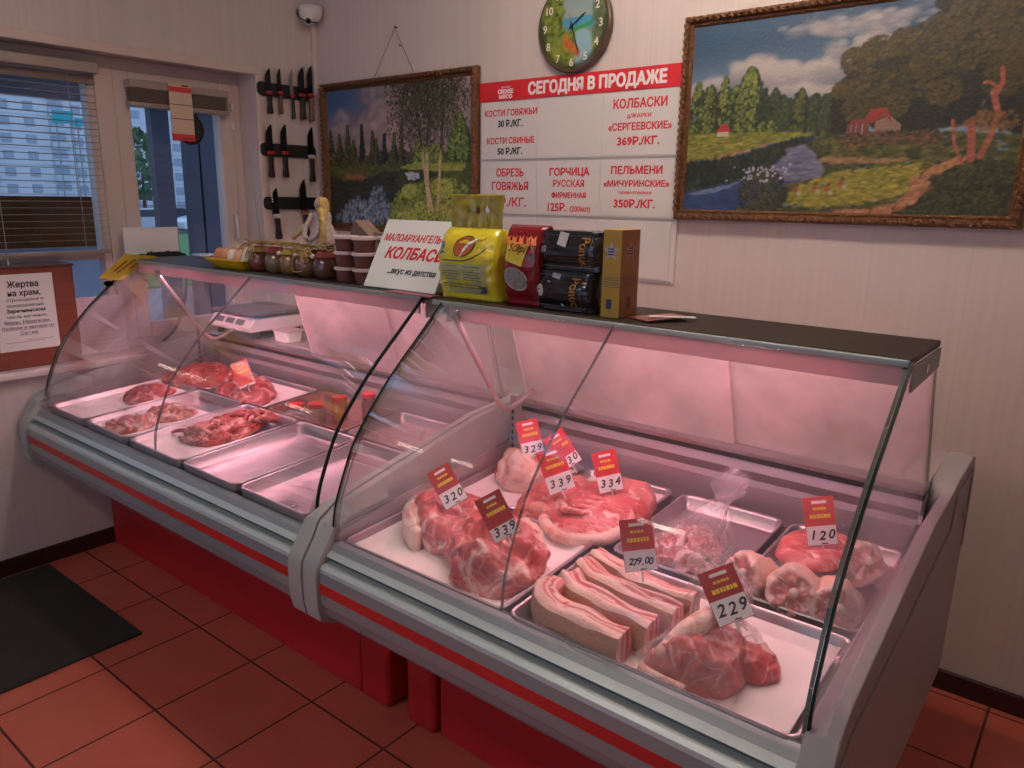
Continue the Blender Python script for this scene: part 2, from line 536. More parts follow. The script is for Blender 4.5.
# ------------------------------------------------------------------ outside
M_panel = mat('pale_panel_facade', (.70, .72, .74), .8, noise_amt=.06, nscale=.4)
def building(name, label, x, y0, y1, z0, floors, group=None, wy=2.2, teal=False):
    t = thing(name, label, 'building', (x, (y0 + y1) / 2, z0), group=group)
    t['kind'] = 'thing'
    H = floors * 2.8 + 1
    obj('wall', bx(x - 12, x, y0, y1, z0, z0 + H), M_panel, t)
    mw = mat('far_window_glass', (.36, .42, .50), .4); mb = mat('far_balcony', (.60, .64, .68), .8)
    jm = B()
    for f in range(floors + 1):
        box(jm, x, x + .05, y0, y1, z0 + .8 + f * 2.8, z0 + .95 + f * 2.8)
    obj('panel_joint', jm, mat('facade_joint', (.56, .59, .63), .9), t)
    y = y0 + 1.6
    k = 0
    first = {}
    while y < y1 - 2.4:
        bal = k % 3 == 1
        for f in range(10):
            z = z0 + 1.7 + f * 2.8
            if bal not in first:
                bm = B(); box(bm, 0, .12, 0, 2.6 if bal else 1.6, .35 if bal else 0, 1.45)
                w_o = obj('window', bm, mw, t, world=False); first[bal] = [w_o]
                if bal:
                    bm = B(); box(bm, 0, 1.1, -.1, 2.7, -.75, .35); first[bal].append(obj('balcony', bm, mb, t, world=False))
            for src in first[bal]:
                o_ = src.copy() if src.get('used') else src
                if o_ is not src: COL.objects.link(o_)
                src['used'] = 1
                o_.location = Vector((x, y, z)) - t.location
        y += 3.9; k += 1
    for grp in first.values():
        for src in grp:
            pass
    if teal:
        obj('sign', bx(x + 1, x + 1.4, *teal), mat('teal_board', (.02, .38, .42), .6), t)
    return t

building('apartment_building', 'tall pale panel apartment block seen through the left blind', -150, 28, 68, -9, 17, wy=2)
building('apartment_building', 'narrow pale apartment tower seen through the right window', -149, 69.5, 90, -9, 17)
t = thing('roof_sign', 'small teal board seen against the pale block through the blind', 'sign', (-100, 38.8, 9.5))
bm = B(); box(bm, -100, -99.5, 38.0, 40.2, 9.4, 10.8); box(bm, -100, -99.5, 40.5, 41.6, 9.2, 10.1)
obj('board', bm, mat('teal_board', (.02, .42, .45), .6), t)
bm = B()
for y in (38.3, 39.9, 40.7, 41.5): box(bm, -100, -99.8, y, y + .12, -4, 9.4)
obj('post', bm, M_alu, t)

o = obj('ground', bx(-300, -.45, -200, 260, -1.1, -.95), mat('asphalt', (.20, .21, .23), .9, noise_amt=.15, nscale=.5))
tag(o, None, kind='structure')
o = obj('lawn', bx(-40, -16, 2, 24, -.95, -.90), mat('lawn_green', (.10, .22, .06), .95, noise_amt=.4, nscale=3)); tag(o, 'strip of green lawn beyond the window', 'lawn', kind='stuff')

def car(name, label, x, y, col, kind=0, group='parked cars beyond the lawn'):
    t = thing(name, label, 'car', (x, y, -.95), group=group)
    L_, W_ = 4.3, 1.75
    z0 = -.95
    if kind == 0:
        prof = [(-2.1, .25), (-2.15, .7), (-1.9, .85), (-1.0, .95), (-.5, 1.42), (.9, 1.45), (1.6, .98), (2.1, .9), (2.15, .3)]
        cab = [(-.85, .96), (-.45, 1.36), (.85, 1.39), (1.35, .98)]
    else:
        prof = [(-2.1, .3), (-2.15, .85), (-1.2, 1.05), (-.8, 1.7), (2.0, 1.75), (2.15, .9), (2.15, .3)]
        cab = [(-1.0, 1.08), (-.72, 1.6), (1.85, 1.64), (1.95, 1.08)]
    P = [(y + a, z0 + b) for a, b in prof]
    obj('body', prism(B(), P, x - .85, x + .85, 'x'), mat('car_paint_' + name + str(x), col, .3, coat=.5), t, bev=.08)
    obj('side_window', prism(B(), [(y + a, z0 + b) for a, b in cab], x - .87, x + .87, 'x'), mat('car_glass', (.03, .04, .06), .1), t)
    for a in (-1.35, 1.35):
        bm = lathe(B(), [(0, 0), (.31, 0), (.32, .03), (.32, .2), (.2, .22), (0, .22)], 20)
        xf(bm, Matrix.Translation((x + .7, y + a, z0 + .32)) @ Matrix.Rotation(math.pi / 2, 4, 'Y'))
        obj('wheel', bm, mat('tyre', (.02, .02, .02), .8), t)

car('car', 'white parked minivan seen through the right window', -44.0, 25.3, (.72, .74, .78), 1)
car('car', 'dark parked car beside a post seen through the right window', -46.0, 22.9, (.05, .06, .10), 0)
car('car', 'silver parked saloon leftmost of the parked cars', -43.0, 19.6, (.50, .54, .60), 0)
car('car', 'white parked car in front of the minivan', -41.8, 23.6, (.78, .80, .84), 0)

def tree(label, x, y, h, r, seed, n=420, group=None, z0=-.95):
    rnd = random.Random(seed)
    t = thing('tree', label, 'tree', (x, y, z0), group=group)
    bm = tube(B(), [(x, y, z0), (x + .1, y, z0 + h * .4), (x, y + .1, z0 + h * .75)], [.18, .12, .05], 8)
    obj('trunk', bm, mat('bark', (.07, .05, .04), .9), t)
    bm = B()
    for i in range(n):
        th = rnd.random() * 6.28; zz = rnd.random()
        rr = r * math.sqrt(rnd.random()) * math.sin(math.pi * (zz * .85 + .12))
        c = Vector((x + rr * math.cos(th), y + rr * math.sin(th), z0 + h * (.25 + .75 * zz)))
        s = .16 + rnd.random() * .22
        e = Euler((rnd.random() * 6, rnd.random() * 6, rnd.random() * 6)).to_matrix()
        q = [c + e @ Vector(p) * s for p in ((-1, -.5, 0), (0, -1, .2), (1, 0, 0), (0, .8, .3))]
        bm.faces.new([bm.verts.new(p) for p in q])
    obj('foliage', bm, mat('leaf_green', (.06, .16, .07), .8, noise_amt=.5, nscale=1.5), t)

tree('green birch behind the parked cars, left edge of the right window', -64, 30.5, 7.5, 2.4, 1, group=None)
tree('bushy green tree between the posts in the right window', -56, 33.6, 8.5, 2.2, 2, n=520)
tree('low green tree right of the posts in the window', -60, 41.0, 6.5, 2.0, 3)

M_post = mat('dark_plum_metal', (.035, .03, .055), .5)
for y0, y1, lb in ((-.19, -.09, 'broad dark plum porch post, leftmost in the right window'), (.0, .072, 'thin dark plum porch post in the middle of the right window'), (.085, .20, 'dark plum porch post nearest the right window frame')):
    o = obj('porch_post', bx(-1.26, -1.2, y0, y1, -.95, 2.3), M_post); tag(o, lb, 'post', 'dark posts outside the right window')
o = obj('pink_banner', bx(-1.30, -1.28, .060, .10, .9, 1.62), mat('pink_cloth', (.75, .12, .35), .7)); tag(o, 'narrow pink strip banner between two porch posts outside', 'banner')
o = obj('porch_beam', bx(-1.3, -1.1, -4.0, .25, 1.853, 2.05), mat('porch_beam', (.05, .045, .075), .7)); tag(o, 'dark porch beam outside across the top of the windows', 'beam')
o = obj('porch_step_wall', bx(-1.3, -1.2, -4.0, .9, -.95, -.2), mat('porch_wall', (.3, .32, .36), .9)); tag(o, 'low grey porch wall outside below the windows', 'wall')
o = obj('wooden_board', bx(-1.24, -1.2, -4.0, -.475, 1.115, 1.37), mat('dark_brown_board', (.075, .026, .008), .95, spec=.05, noise_amt=.3, nscale=6)); tag(o, 'dark brown board outside behind the lower half of the blind', 'board')
# rail to carry the board
o = obj('board_rail', bx(-1.26, -1.24, -4.0, -.45, -.2, 1.115), mat('rail_blue_grey', (.22, .27, .36), .7)); tag(o, 'blue grey panel outside below the brown board', 'panel')

# ------------------------------------------------------------------ ceiling lamps (above the frame)
for (lx, ly), s in CEIL_LAMPS:
    t = thing('ceiling_lamp', 'long white tube lamp on the ceiling ' + ('above the counter' if ly > -2 else 'behind the viewer'), 'lamp', (lx, ly, RZ))
    obj('housing', bx(lx - .62, lx + .62, ly - .08, ly + .08, RZ - .045, RZ), M_white, t, bev=.006)
    for dy in (-.04, .04):
        bm = tube(B(), [(lx - .59, ly + dy, RZ - .065), (lx + .59, ly + dy, RZ - .065)], .014, 12)
        obj('tube', bm, mat('lamp_tube_%g' % s, (1, .95, .9), .5, emit=CEIL_COLOR, estr=s * 9), t, smooth=True)

# ------------------------------------------------------------------ paintings (procedural oil landscapes on flat canvases)
def vnoise(X, Y, seed, oct=5, gain=.55):
    rs = np.random.RandomState(seed)
    out = np.zeros_like(X); amp = 1; tot = 0
    for o in range(oct):
        g = rs.rand(64, 64)
        x = X * 2 ** o + rs.rand() * 20; y = Y * 2 ** o + rs.rand() * 20
        xi = np.floor(x).astype(int); yi = np.floor(y).astype(int)
        fx = x - xi; fy = y - yi
        fx = fx * fx * (3 - 2 * fx); fy = fy * fy * (3 - 2 * fy)
        a = g[xi % 64, yi % 64]; b = g[(xi + 1) % 64, yi % 64]; c = g[xi % 64, (yi + 1) % 64]; d = g[(xi + 1) % 64, (yi + 1) % 64]
        out += amp * ((a * (1 - fx) + b * fx) * (1 - fy) + (c * (1 - fx) + d * fx) * fy)
        tot += amp; amp *= gain
    return out / tot

def S(a, b, x):
    t = np.clip((x - a) / (b - a), 0, 1); return t * t * (3 - 2 * t)

def lay(img, m, col):
    col = np.asarray(col, float)
    if col.ndim == 1: col = col[None, None, :]
    return img * (1 - m[..., None]) + col * m[..., None]

def mixc(a, b, t):
    return np.asarray(a)[None, None] * (1 - t[..., None]) + np.asarray(b)[None, None] * t[..., None]

def pmask(u, v, pts):
    ins = np.zeros(u.shape, bool); n = len(pts)
    for i in range(n):
        (x1, y1), (x2, y2) = pts[i], pts[(i + 1) % n]
        c = ((y1 > v) != (y2 > v)) & (u < (x2 - x1) * (v - y1) / ((y2 - y1) + 1e-12) + x1)
        ins ^= c
    return ins

def dabs(img, us, vs, r, cols, asp, el=1.0, ang=0.0, alpha=.85):
    """brush dabs: short strokes laid one over another"""
    nx, ny = img.shape[:2]
    for i in range(len(us)):
        cx, cy = us[i] * (nx - 1), vs[i] * (ny - 1)
        ra = r[i] * ny
        R_ = int(ra * max(el, 1) + 2)
        x0, x1, y0, y1 = int(max(cx - R_, 0)), int(min(cx + R_ + 1, nx)), int(max(cy - R_, 0)), int(min(cy + R_ + 1, ny))
        if x1 <= x0 or y1 <= y0: continue
        X, Y = np.meshgrid(np.arange(x0, x1) - cx, np.arange(y0, y1) - cy, indexing='ij')
        a = ang if np.isscalar(ang) else ang[i]
        p = X * math.cos(a) + Y * math.sin(a); q = -X * math.sin(a) + Y * math.cos(a)
        m = np.clip(1.4 - np.sqrt((p / (ra * el + .3)) ** 2 + (q / (ra + .3)) ** 2) * 1.1, 0, 1) * alpha
        img[x0:x1, y0:y1] = img[x0:x1, y0:y1] * (1 - m[..., None]) + np.array(cols[i])[None, None] * m[..., None]
    return img

def pick(rs, pal, n, jit=.15):
    pal = np.array(pal); k = rs.randint(0, len(pal), n)
    return np.clip(pal[k] * (1 + jit * rs.randn(n, 1)), 0, 1)

def scatter(img, rs, pts, n, rr, pal, asp, el=1.0, ang=0.0, edge=0.0, alpha=.85, sortv=True, keep=None):
    P = np.array(pts); lo, hi = P.min(0), P.max(0)
    u = lo[0] + rs.rand(n * 4) * (hi[0] - lo[0]); v = lo[1] + rs.rand(n * 4) * (hi[1] - lo[1])
    m = pmask(u, v, pts)
    if keep is not None: m &= keep(u, v)
    u, v = u[m][:n], v[m][:n]
    if edge: u = u + rs.randn(len(u)) * edge; v = v + rs.randn(len(v)) * edge
    if sortv:
        o = np.argsort(-v); u, v = u[o], v[o]
    r = rr[0] + rs.rand(len(u)) * (rr[1] - rr[0])
    return dabs(img, u, v, r, pick(rs, pal, len(u)), asp, el, ang if np.isscalar(ang) else ang[0] + ang[1] * rs.randn(len(u)), alpha)

def leafy(img, rs, cx, base, w_, h_, pal_d, pal_l, asp, n=260, r=(.008, .016)):
    """one tree crown: dark dabs first, lit dabs over its upper left"""
    t = rs.rand(n); hh = base + h_ * t
    ww = w_ * np.sin(np.pi * np.clip(t * .86 + .14, 0, 1)) ** .7
    u = cx + rs.uniform(-1, 1, n) * ww; img = dabs(img, u, hh, r[0] + rs.rand(n) * (r[1] - r[0]), pick(rs, pal_d, n), asp)
    m = int(n * .8); t = rs.rand(m) ** .8; ww = w_ * np.sin(np.pi * np.clip(t * .86 + .14, 0, 1)) ** .7
    u = cx + (rs.uniform(-1, .75, m)) * ww * .9
    return dabs(img, u, base + h_ * t, (r[0] + rs.rand(m) * (r[1] - r[0])) * .62, pick(rs, pal_l, m), asp, alpha=.8)

def paint_river(nx, ny, asp):
    u, v = np.meshgrid(np.linspace(0, 1, nx), np.linspace(0, 1, ny), indexing='ij')
    rs = np.random.RandomState(7)
    n = lambda s, sd, o=5: vnoise(u * asp * s, v * s, sd, o)
    img = mixc((.20, .29, .38), (.035, .095, .17), S(.50, .92, v + .06 * (n(3, 1) - .5)))
    # clouds
    for cx, cy, w_, h_, k in ((.12, .66, .13, .05, 60), (.22, .72, .10, .08, 90), (.33, .68, .13, .09, 120), (.40, .60, .12, .05, 80), (.48, .70, .07, .07, 60), (.56, .80, .10, .06, 60), (.50, .58, .10, .04, 40)):
        a = rs.rand(k) * np.pi * 2; q = np.sqrt(rs.rand(k))
        uu, vv = cx + w_ * q * np.cos(a), cy + h_ * q * np.sin(a)
        lit = S(-.6, .9, np.sin(a) * q + .3)
        col = np.array((.20, .21, .25)) * (1 - lit[:, None]) + np.array((.47, .43, .40)) * lit[:, None]
        o = np.argsort(-vv)
        img = dabs(img, uu[o], vv[o], .018 + rs.rand(k) * .022, col[o], asp, 1.3, 0, .5)
    scatter(img, rs, [(.28, .93), (.55, .97), (.80, .95), (.62, .87)], 90, (.010, .024), [(.32, .30, .31), (.44, .40, .38), (.24, .25, .29)], asp, 2.4, .12, .01, .45)
    D = [(.012, .026, .014), (.022, .040, .018), (.035, .050, .018)]
    Lm = [(.12, .17, .035), (.18, .22, .045), (.26, .27, .05), (.08, .13, .03)]
    Lg = [(.05, .08, .03), (.08, .11, .035), (.035, .06, .03)]
    # far blue-green line, then nearer trees
    for cx in np.arange(.02, .52, .022): leafy(img, rs, cx, .40, .022, .17 + .05 * rs.rand() + .06 * (cx < .12), D, Lg, asp, 60)
    for cx, h_ in ((.03, .30), (.075, .28), (.125, .32), (.165, .27), (.30, .24), (.335, .19), (.385, .22), (.43, .20), (.47, .19)): leafy(img, rs, cx, .40, .030, h_, D, Lm if cx < .3 else Lg, asp, 110)
    leafy(img, rs, .215, .41, .052, .345, D, Lm, asp, 420); leafy(img, rs, .265, .40, .025, .24, D, [(.02, .04, .02), (.04, .07, .03)], asp, 90)
    leafy(img, rs, .385, .39, .022, .24, D, [(.09, .12, .02), (.14, .15, .03)], asp, 110)
    for cx in (.02, .07, .18, .27, .295): leafy(img, rs, cx, .375, .030, .10, D[1:], Lm, asp, 70, (.006, .012))
    # ground left bank
    scatter(img, rs, [(0, .27), (0, .42), (.30, .415), (.44, .40), (.40, .375), (.30, .35), (.12, .28)], 900, (.006, .012), [(.17, .19, .03), (.26, .25, .04), (.09, .12, .02), (.34, .30, .06)], asp, 2.2, .12, 0, .8)
    scatter(img, rs, [(.06, .27), (.13, .30), (.28, .355), (.38, .375), (.30, .345), (.16, .28)], 130, (.004, .008), [(.34, .20, .10), (.42, .27, .14), (.22, .12, .06)], asp, 3, .25, .002, .8)
    # river
    W = [(-.02, -.02), (-.02, .25), (.06, .265), (.18, .29), (.30, .345), (.37, .372), (.45, .392), (.41, .34), (.44, .30), (.475, .26), (.49, .22), (.47, .175), (.38, .16), (.30, .10), (.23, .03), (.16, -.02)]
    scatter(img, rs, W, 1700, (.007, .014), [(.03, .065, .17), (.045, .09, .22), (.025, .05, .13)], asp, 3, .02, 0, .9)
    scatter(img, rs, [(-.02, .10), (-.02, .26), (.18, .29), (.37, .37), (.44, .39), (.38, .30), (.30, .22), (.20, .17), (.10, .135)], 900, (.006, .013), [(.008, .018, .010), (.018, .032, .012), (.04, .055, .015), (.015, .025, .015)], asp, 1.6, 1.57, .003, .85)
    scatter(img, rs, [(.37, .33), (.41, .34), (.475, .26), (.485, .21), (.44, .17), (.34, .17), (.27, .18), (.34, .25)], 420, (.006, .012), [(.13, .14, .22), (.18, .18, .25), (.09, .11, .20), (.24, .23, .28)], asp, 2.6, .05, .002, .8)
    scatter(img, rs, [(.02, .09), (.10, .12), (.20, .16), (.18, .13), (.08, .09)], 40, (.004, .006), [(.20, .24, .34), (.12, .17, .30)], asp, 4, .2, 0, .7)
    # right shore and meadow
    scatter(img, rs, [(.42, .34), (.46, .40), (.70, .40), (1.02, .36), (1.02, -.02), (.16, -.02), (.25, .04), (.38, .15), (.47, .17), (.49, .22), (.47, .27)], 3600, (.006, .013), [(.05, .065, .012), (.10, .10, .018), (.16, .145, .02), (.03, .04, .01)], asp, 1.8, .1, 0, .85)
    scatter(img, rs, [(.40, .13), (.52, .20), (.72, .24), (.78, .22), (.74, .12), (.62, .055), (.45, .03), (.36, .05)], 900, (.005, .010), [(.32, .29, .04), (.24, .24, .03), (.15, .15, .02), (.40, .33, .06)], asp, 2.4, .12, .006, .8)
    scatter(img, rs, [(.44, .27), (.50, .285), (.62, .27), (.72, .27), (.70, .255), (.55, .25), (.47, .255)], 90, (.004, .007), [(.28, .16, .08), (.36, .22, .11)], asp, 3, 0, .002, .8)
    scatter(img, rs, [(.76, .20), (.84, .27), (1.02, .24), (1.02, -.02), (.66, -.02), (.74, .07)], 1500, (.006, .012), [(.018, .028, .010), (.05, .055, .014), (.10, .10, .02), (.03, .03, .012)], asp, 1.2, .8, 0, .85)
    scatter(img, rs, [(.50, .0), (.62, .015), (.70, .05), (.745, .12), (.74, .17), (.79, .225), (.87, .275), (.87, .255), (.80, .20), (.775, .165), (.785, .12), (.745, .05), (.68, .0)], 520, (.006, .011), [(.42, .20, .10), (.50, .27, .14), (.30, .13, .06)], asp, 2, .7, .002, .85)
    # flowering bush
    leafy(img, rs, .285, -.01, .085, .25, [(.015, .022, .014), (.03, .035, .02)], [(.07, .07, .04), (.12, .10, .04), (.05, .06, .05)], asp, 420, (.006, .012))
    k = 50; dabs(img, .27 + rs.randn(k) * .045, .16 + rs.rand(k) * .09, .004 + rs.rand(k) * .004, pick(rs, [(.50, .50, .56), (.40, .42, .52)], k), asp)
    # great dark trees
    T = [(.485, .40), (.490, .55), (.515, .66), (.535, .78), (.57, .83), (.62, .82), (.66, .86), (.72, .87), (.76, .90), (.74, 1.02), (1.02, 1.02), (1.02, .36), (.92, .42), (.84, .42), (.78, .40), (.66, .40), (.60, .44), (.54, .41)]
    TD = [(.010, .014, .006), (.020, .022, .008), (.032, .030, .010)]
    TL = [(.085, .065, .016), (.12, .088, .02), (.055, .05, .014), (.065, .05, .015)]
    scatter(img, rs, T, 5200, (.008, .018), TD, asp, 1, 0, .007, .92)
    for cx, cy, r_ in ((.55, .74, .05), (.61, .78, .05), (.53, .60, .04), (.60, .62, .06), (.57, .50, .05), (.68, .80, .05), (.70, .62, .07), (.78, .84, .06), (.76, .70, .06), (.85, .90, .07), (.86, .72, .07), (.93, .80, .06), (.95, .60, .06), (.66, .50, .05), (.80, .56, .05), (.93, .95, .06), (.98, .70, .05)):
        k = 170; a = rs.rand(k) * 6.283; q = np.sqrt(rs.rand(k)) * r_
        dabs(img, cx + q * np.cos(a) - .008, cy + q * np.sin(a) * 1.2 + .012, .004 + rs.rand(k) * .006, pick(rs, TL, k), asp, 1.4, .3, .75)
    # houses
    img[pmask(u, v, [(.535, .375), (.535, .445), (.60, .45), (.60, .375)])] = (.16, .06, .05)
    img[pmask(u, v, [(.615, .385), (.615, .45), (.655, .475), (.69, .43), (.69, .385)])] = (.26, .17, .13)
    img[pmask(u, v, [(.58, .45), (.60, .51), (.645, .515), (.665, .44), (.64, .48), (.61, .445)])] = (.30, .045, .03)
    img[pmask(u, v, [(.535, .44), (.55, .465), (.59, .465), (.60, .44)])] = (.22, .05, .04)
    for x in (.545, .56, .578): img[pmask(u, v, [(x, .385), (x, .44), (x + .004, .44), (x + .004, .385)])] = (.36, .22, .20)
    scatter(img, rs, [(.52, .34), (.52, .395), (.80, .40), (.80, .34)], 420, (.005, .010), [(.05, .05, .015), (.12, .09, .03), (.22, .08, .05), (.03, .03, .01)], asp, 1.3, 0, .003, .8)
    img[pmask(u, v, [(.108, .405), (.108, .435), (.15, .435), (.15, .405)])] = (.48, .40, .34)
    img[pmask(u, v, [(.103, .432), (.125, .475), (.142, .472), (.156, .432)])] = (.45, .045, .03)
    # pines with reddish trunks
    for pts, w_ in ((((.885, .26), (.880, .34), (.872, .43)), .011), (((.905, .27), (.925, .36), (.935, .46), (.915, .56)), .009), (((.865, .24), (.838, .33), (.825, .44)), .005), (((.925, .55), (.935, .60), (.928, .66)), .006), (((.93, .57), (.905, .60), (.89, .60)), .004)):
        P = np.array(pts); k = 60; t = np.linspace(0, len(P) - 1.001, k); i = t.astype(int); f = (t - i)[:, None]
        q = P[i] * (1 - f) + P[i + 1] * f
        dabs(img, q[:, 0], q[:, 1], np.full(k, w_ * 1.3), pick(rs, [(.34, .10, .06), (.42, .15, .09), (.26, .08, .05)], k), asp, 1, 0, .8)
    scatter(img, rs, [(.83, .40), (.88, .47), (.97, .46), (1.0, .40), (.93, .38)], 120, (.004, .009), [(.16, .09, .03), (.24, .12, .04)], asp, 1.5, 0, .01, .7)
    # washerwomen by the water
    for x, y in ((.395, .115), (.455, .125), (.535, .150), (.495, .12)):
        dabs(img, np.array([x, x + .004, x + .012]), np.array([y, y + .025, y - .018]), np.array([.016, .010, .012]), np.array([(.34, .06, .05), (.12, .04, .03), (.44, .38, .33)]), asp)
    return np.clip(img, 0, 1)

def paint_birch(nx, ny, asp):
    u, v = np.meshgrid(np.linspace(0, 1, nx), np.linspace(0, 1, ny), indexing='ij')
    rs = np.random.RandomState(11)
    n = lambda s, sd, o=5: vnoise(u * asp * s, v * s, sd, o)
    img = mixc((.22, .17, .17), (.055, .11, .22), S(.62, .92, v + .10 * (n(3, 1) - .5)) * S(.62, .1, u))
    scatter(img, rs, [(.22, .60), (.30, .97), (1.02, 1.0), (1.02, .50), (.3, .5)], 420, (.016, .04), [(.30, .23, .22), (.22, .18, .20), (.38, .29, .27), (.27, .21, .21)], asp, 1.5, .1, .02, .35)
    scatter(img, rs, [(.02, .74), (.10, .86), (.18, .80), (.12, .68), (.03, .66)], 60, (.012, .03), [(.24, .21, .25), (.30, .25, .26)], asp, 1.5, .1, .01, .4)
    D = [(.010, .018, .010), (.020, .030, .012), (.03, .038, .014)]
    Lo = [(.09, .085, .02), (.13, .11, .025), (.06, .07, .02)]
    for cx in np.arange(.40, 1.0, .02): leafy(img, rs, cx, .42, .02, .08 + .05 * rs.rand(), D, [(.07, .08, .05), (.10, .11, .06)], asp, 40)
    def con(cx, base, h_, w_, dk, lt, k=260):
        t = np.sort(rs.rand(k))[::-1]; uu = cx + rs.uniform(-1, 1, k) * w_ * 1.25 * (1 - t) ** 1.15; dabs(img, uu, base + h_ * t, .004 + rs.rand(k) * .006, pick(rs, dk, k), asp, 1.5, 0)
        k2 = k // 2; t = rs.rand(k2); uu = cx - rs.rand(k2) * w_ * 1.1 * (1 - t) ** 1.15; dabs(img, uu, base + h_ * t, .003 + rs.rand(k2) * .004, pick(rs, lt, k2), asp, 1.5, 0, .8)
    for cx, h_, w_ in ((.02, .30, .05), (.09, .27, .045), (.155, .33, .045), (.20, .22, .04), (.345, .28, .035), (.37, .22, .03), (.50, .26, .03), (.55, .30, .028)): con(cx, .41, h_, w_, D, Lo)
    for cx, h_, w_ in ((.265, .34, .028), (.43, .26, .026)): con(cx, .40, h_, w_, [(.004, .009, .008), (.010, .016, .012)], [(.02, .03, .02)], 300)
    for cx in (.05, .12, .22, .30, .48): leafy(img, rs, cx, .38, .05, .12, D, Lo, asp, 110)
    for cx, h_ in ((.665, .18), (.70, .14), (.76, .17), (.80, .15)): leafy(img, rs, cx, .42, .035, h_, [(.06, .09, .02)], [(.16, .22, .05), (.22, .28, .07)], asp, 110)
    leafy(img, rs, .93, .22, .085, .55, [(.02, .05, .015), (.04, .08, .02)], [(.10, .18, .04), (.15, .24, .05), (.20, .27, .07)], asp, 620)
    # ground, pond
    scatter(img, rs, [(-.02, .44), (1.02, .45), (1.02, -.02), (-.02, -.02)], 3600, (.007, .014), [(.04, .06, .014), (.07, .09, .02), (.10, .12, .02)], asp, 2.2, 0, 0, .85)
    scatter(img, rs, [(.54, .42), (.64, .455), (.96, .44), (.94, .40), (.70, .40)], 320, (.005, .009), [(.24, .27, .06), (.30, .30, .07), (.16, .20, .04)], asp, 3, 0, 0, .8)
    Wp = [(-.02, -.02), (-.02, .36), (.20, .345), (.35, .385), (.50, .40), (.72, .395), (.78, .37), (.66, .33), (.56, .28), (.50, .20), (.50, .12), (.46, .05), (.40, -.02)]
    scatter(img, rs, Wp, 2200, (.006, .012), [(.010, .014, .010), (.020, .026, .016), (.045, .05, .028), (.03, .03, .02)], asp, 3.2, 0, 0, .9)
    scatter(img, rs, [(.04, .02), (.10, .13), (.22, .20), (.30, .16), (.34, .28), (.40, .30), (.42, .20), (.48, .12), (.44, .03), (.30, -.02)], 620, (.006, .013), [(.14, .19, .25), (.20, .25, .31), (.28, .32, .36), (.08, .12, .18)], asp, 1.3, 1.2, .012, .7)
    scatter(img, rs, [(.55, .34), (.58, .385), (.66, .385), (.66, .34)], 90, (.005, .009), [(.30, .34, .38), (.40, .43, .46)], asp, 2.5, 0, .002, .8)
    scatter(img, rs, [(.06, .36), (.10, .42), (.26, .42), (.36, .37), (.24, .335), (.10, .33)], 320, (.005, .010), [(.05, .05, .015), (.10, .09, .02), (.15, .12, .03)], asp, 1.5, 0, .004, .8)
    scatter(img, rs, [(.12, .345), (.14, .375), (.26, .375), (.30, .35), (.2, .335)], 70, (.005, .009), [(.30, .13, .05), (.22, .09, .04)], asp, 1.8, 0, .003, .8)
    leafy(img, rs, .545, .27, .045, .12, D, [(.05, .06, .02)], asp, 130)
    scatter(img, rs, [(.47, .17), (.54, .26), (.70, .31), (.86, .35), (.98, .28), (1.02, -.02), (.44, -.02)], 2400, (.006, .013), [(.06, .10, .015), (.14, .19, .03), (.24, .29, .05), (.04, .06, .012), (.30, .33, .07)], asp, 1.1, .9, .008, .85)
    for cx, cy, r_ in ((.60, .26, .05), (.82, .28, .07), (.70, .10, .09), (.88, .12, .08), (.58, .06, .07)):
        k = 160; a = rs.rand(k) * 6.283; q = np.sqrt(rs.rand(k)) * r_
        dabs(img, cx + q * np.cos(a), cy + q * np.sin(a), .004 + rs.rand(k) * .006, pick(rs, [(.30, .34, .06), (.24, .30, .05), (.38, .38, .10)], k), asp, 1.5, 1.0, .8)
    # birch trunks, then drooping foliage
    for pts, w_ in ((((.735, .13), (.715, .30), (.690, .55), (.655, .80), (.645, .95)), .012), (((.755, .13), (.725, .30), (.722, .55), (.735, .75), (.725, .97)), .014), (((.790, .13), (.800, .30), (.812, .55), (.828, .75), (.825, .97)), .011)):
        P = np.array(pts); k = 150; t = np.linspace(0, len(P) - 1.001, k); i = t.astype(int); f = (t - i)[:, None]
        q = P[i] * (1 - f) + P[i + 1] * f; w2 = w_ * (1.1 - .55 * t / len(P))
        lit = S(.62, .48, q[:, 1]) * .85 + .08
        col = np.array((.52, .43, .25))[None] * lit[:, None] * (1 - .35 * (rs.rand(k, 1) > .7))
        dabs(img, q[:, 0], q[:, 1], w2, col, asp, 1, 0, .85)
        dabs(img, q[::3, 0] + w2[::3] * .6, q[::3, 1], w2[::3] * .28, np.tile((.05, .035, .02), (len(q[::3]), 1)), asp, 1.4, 0, .8)
    k = 3000; uu = .72 + rs.randn(k) * .14; vv = 1.02 - np.abs(rs.randn(k)) * .22
    keep = (uu < 1) & (vv > .52) & (vv < 1) & (uu > .44); uu, vv = uu[keep], vv[keep]
    dabs(img, uu, vv, .003 + rs.rand(len(uu)) * .006, pick(rs, [(.018, .022, .010), (.035, .04, .015), (.07, .075, .03), (.012, .014, .008)], len(uu)), asp, 1.3, 1.4, .85)
    for cx, lo in ((.56, .62), (.60, .58), (.64, .55), (.69, .60), (.76, .62), (.86, .62), (.90, .68), (.80, .66)):
        k = 170; tt = rs.rand(k); dabs(img, cx + rs.randn(k) * .014, lo + (.95 - lo) * tt, .002 + rs.rand(k) * .004, pick(rs, [(.02, .022, .012), (.05, .055, .02), (.09, .09, .04)], k), asp, 1.5, 1.4, .85)
    return np.clip(img * 1.38, 0, 1)

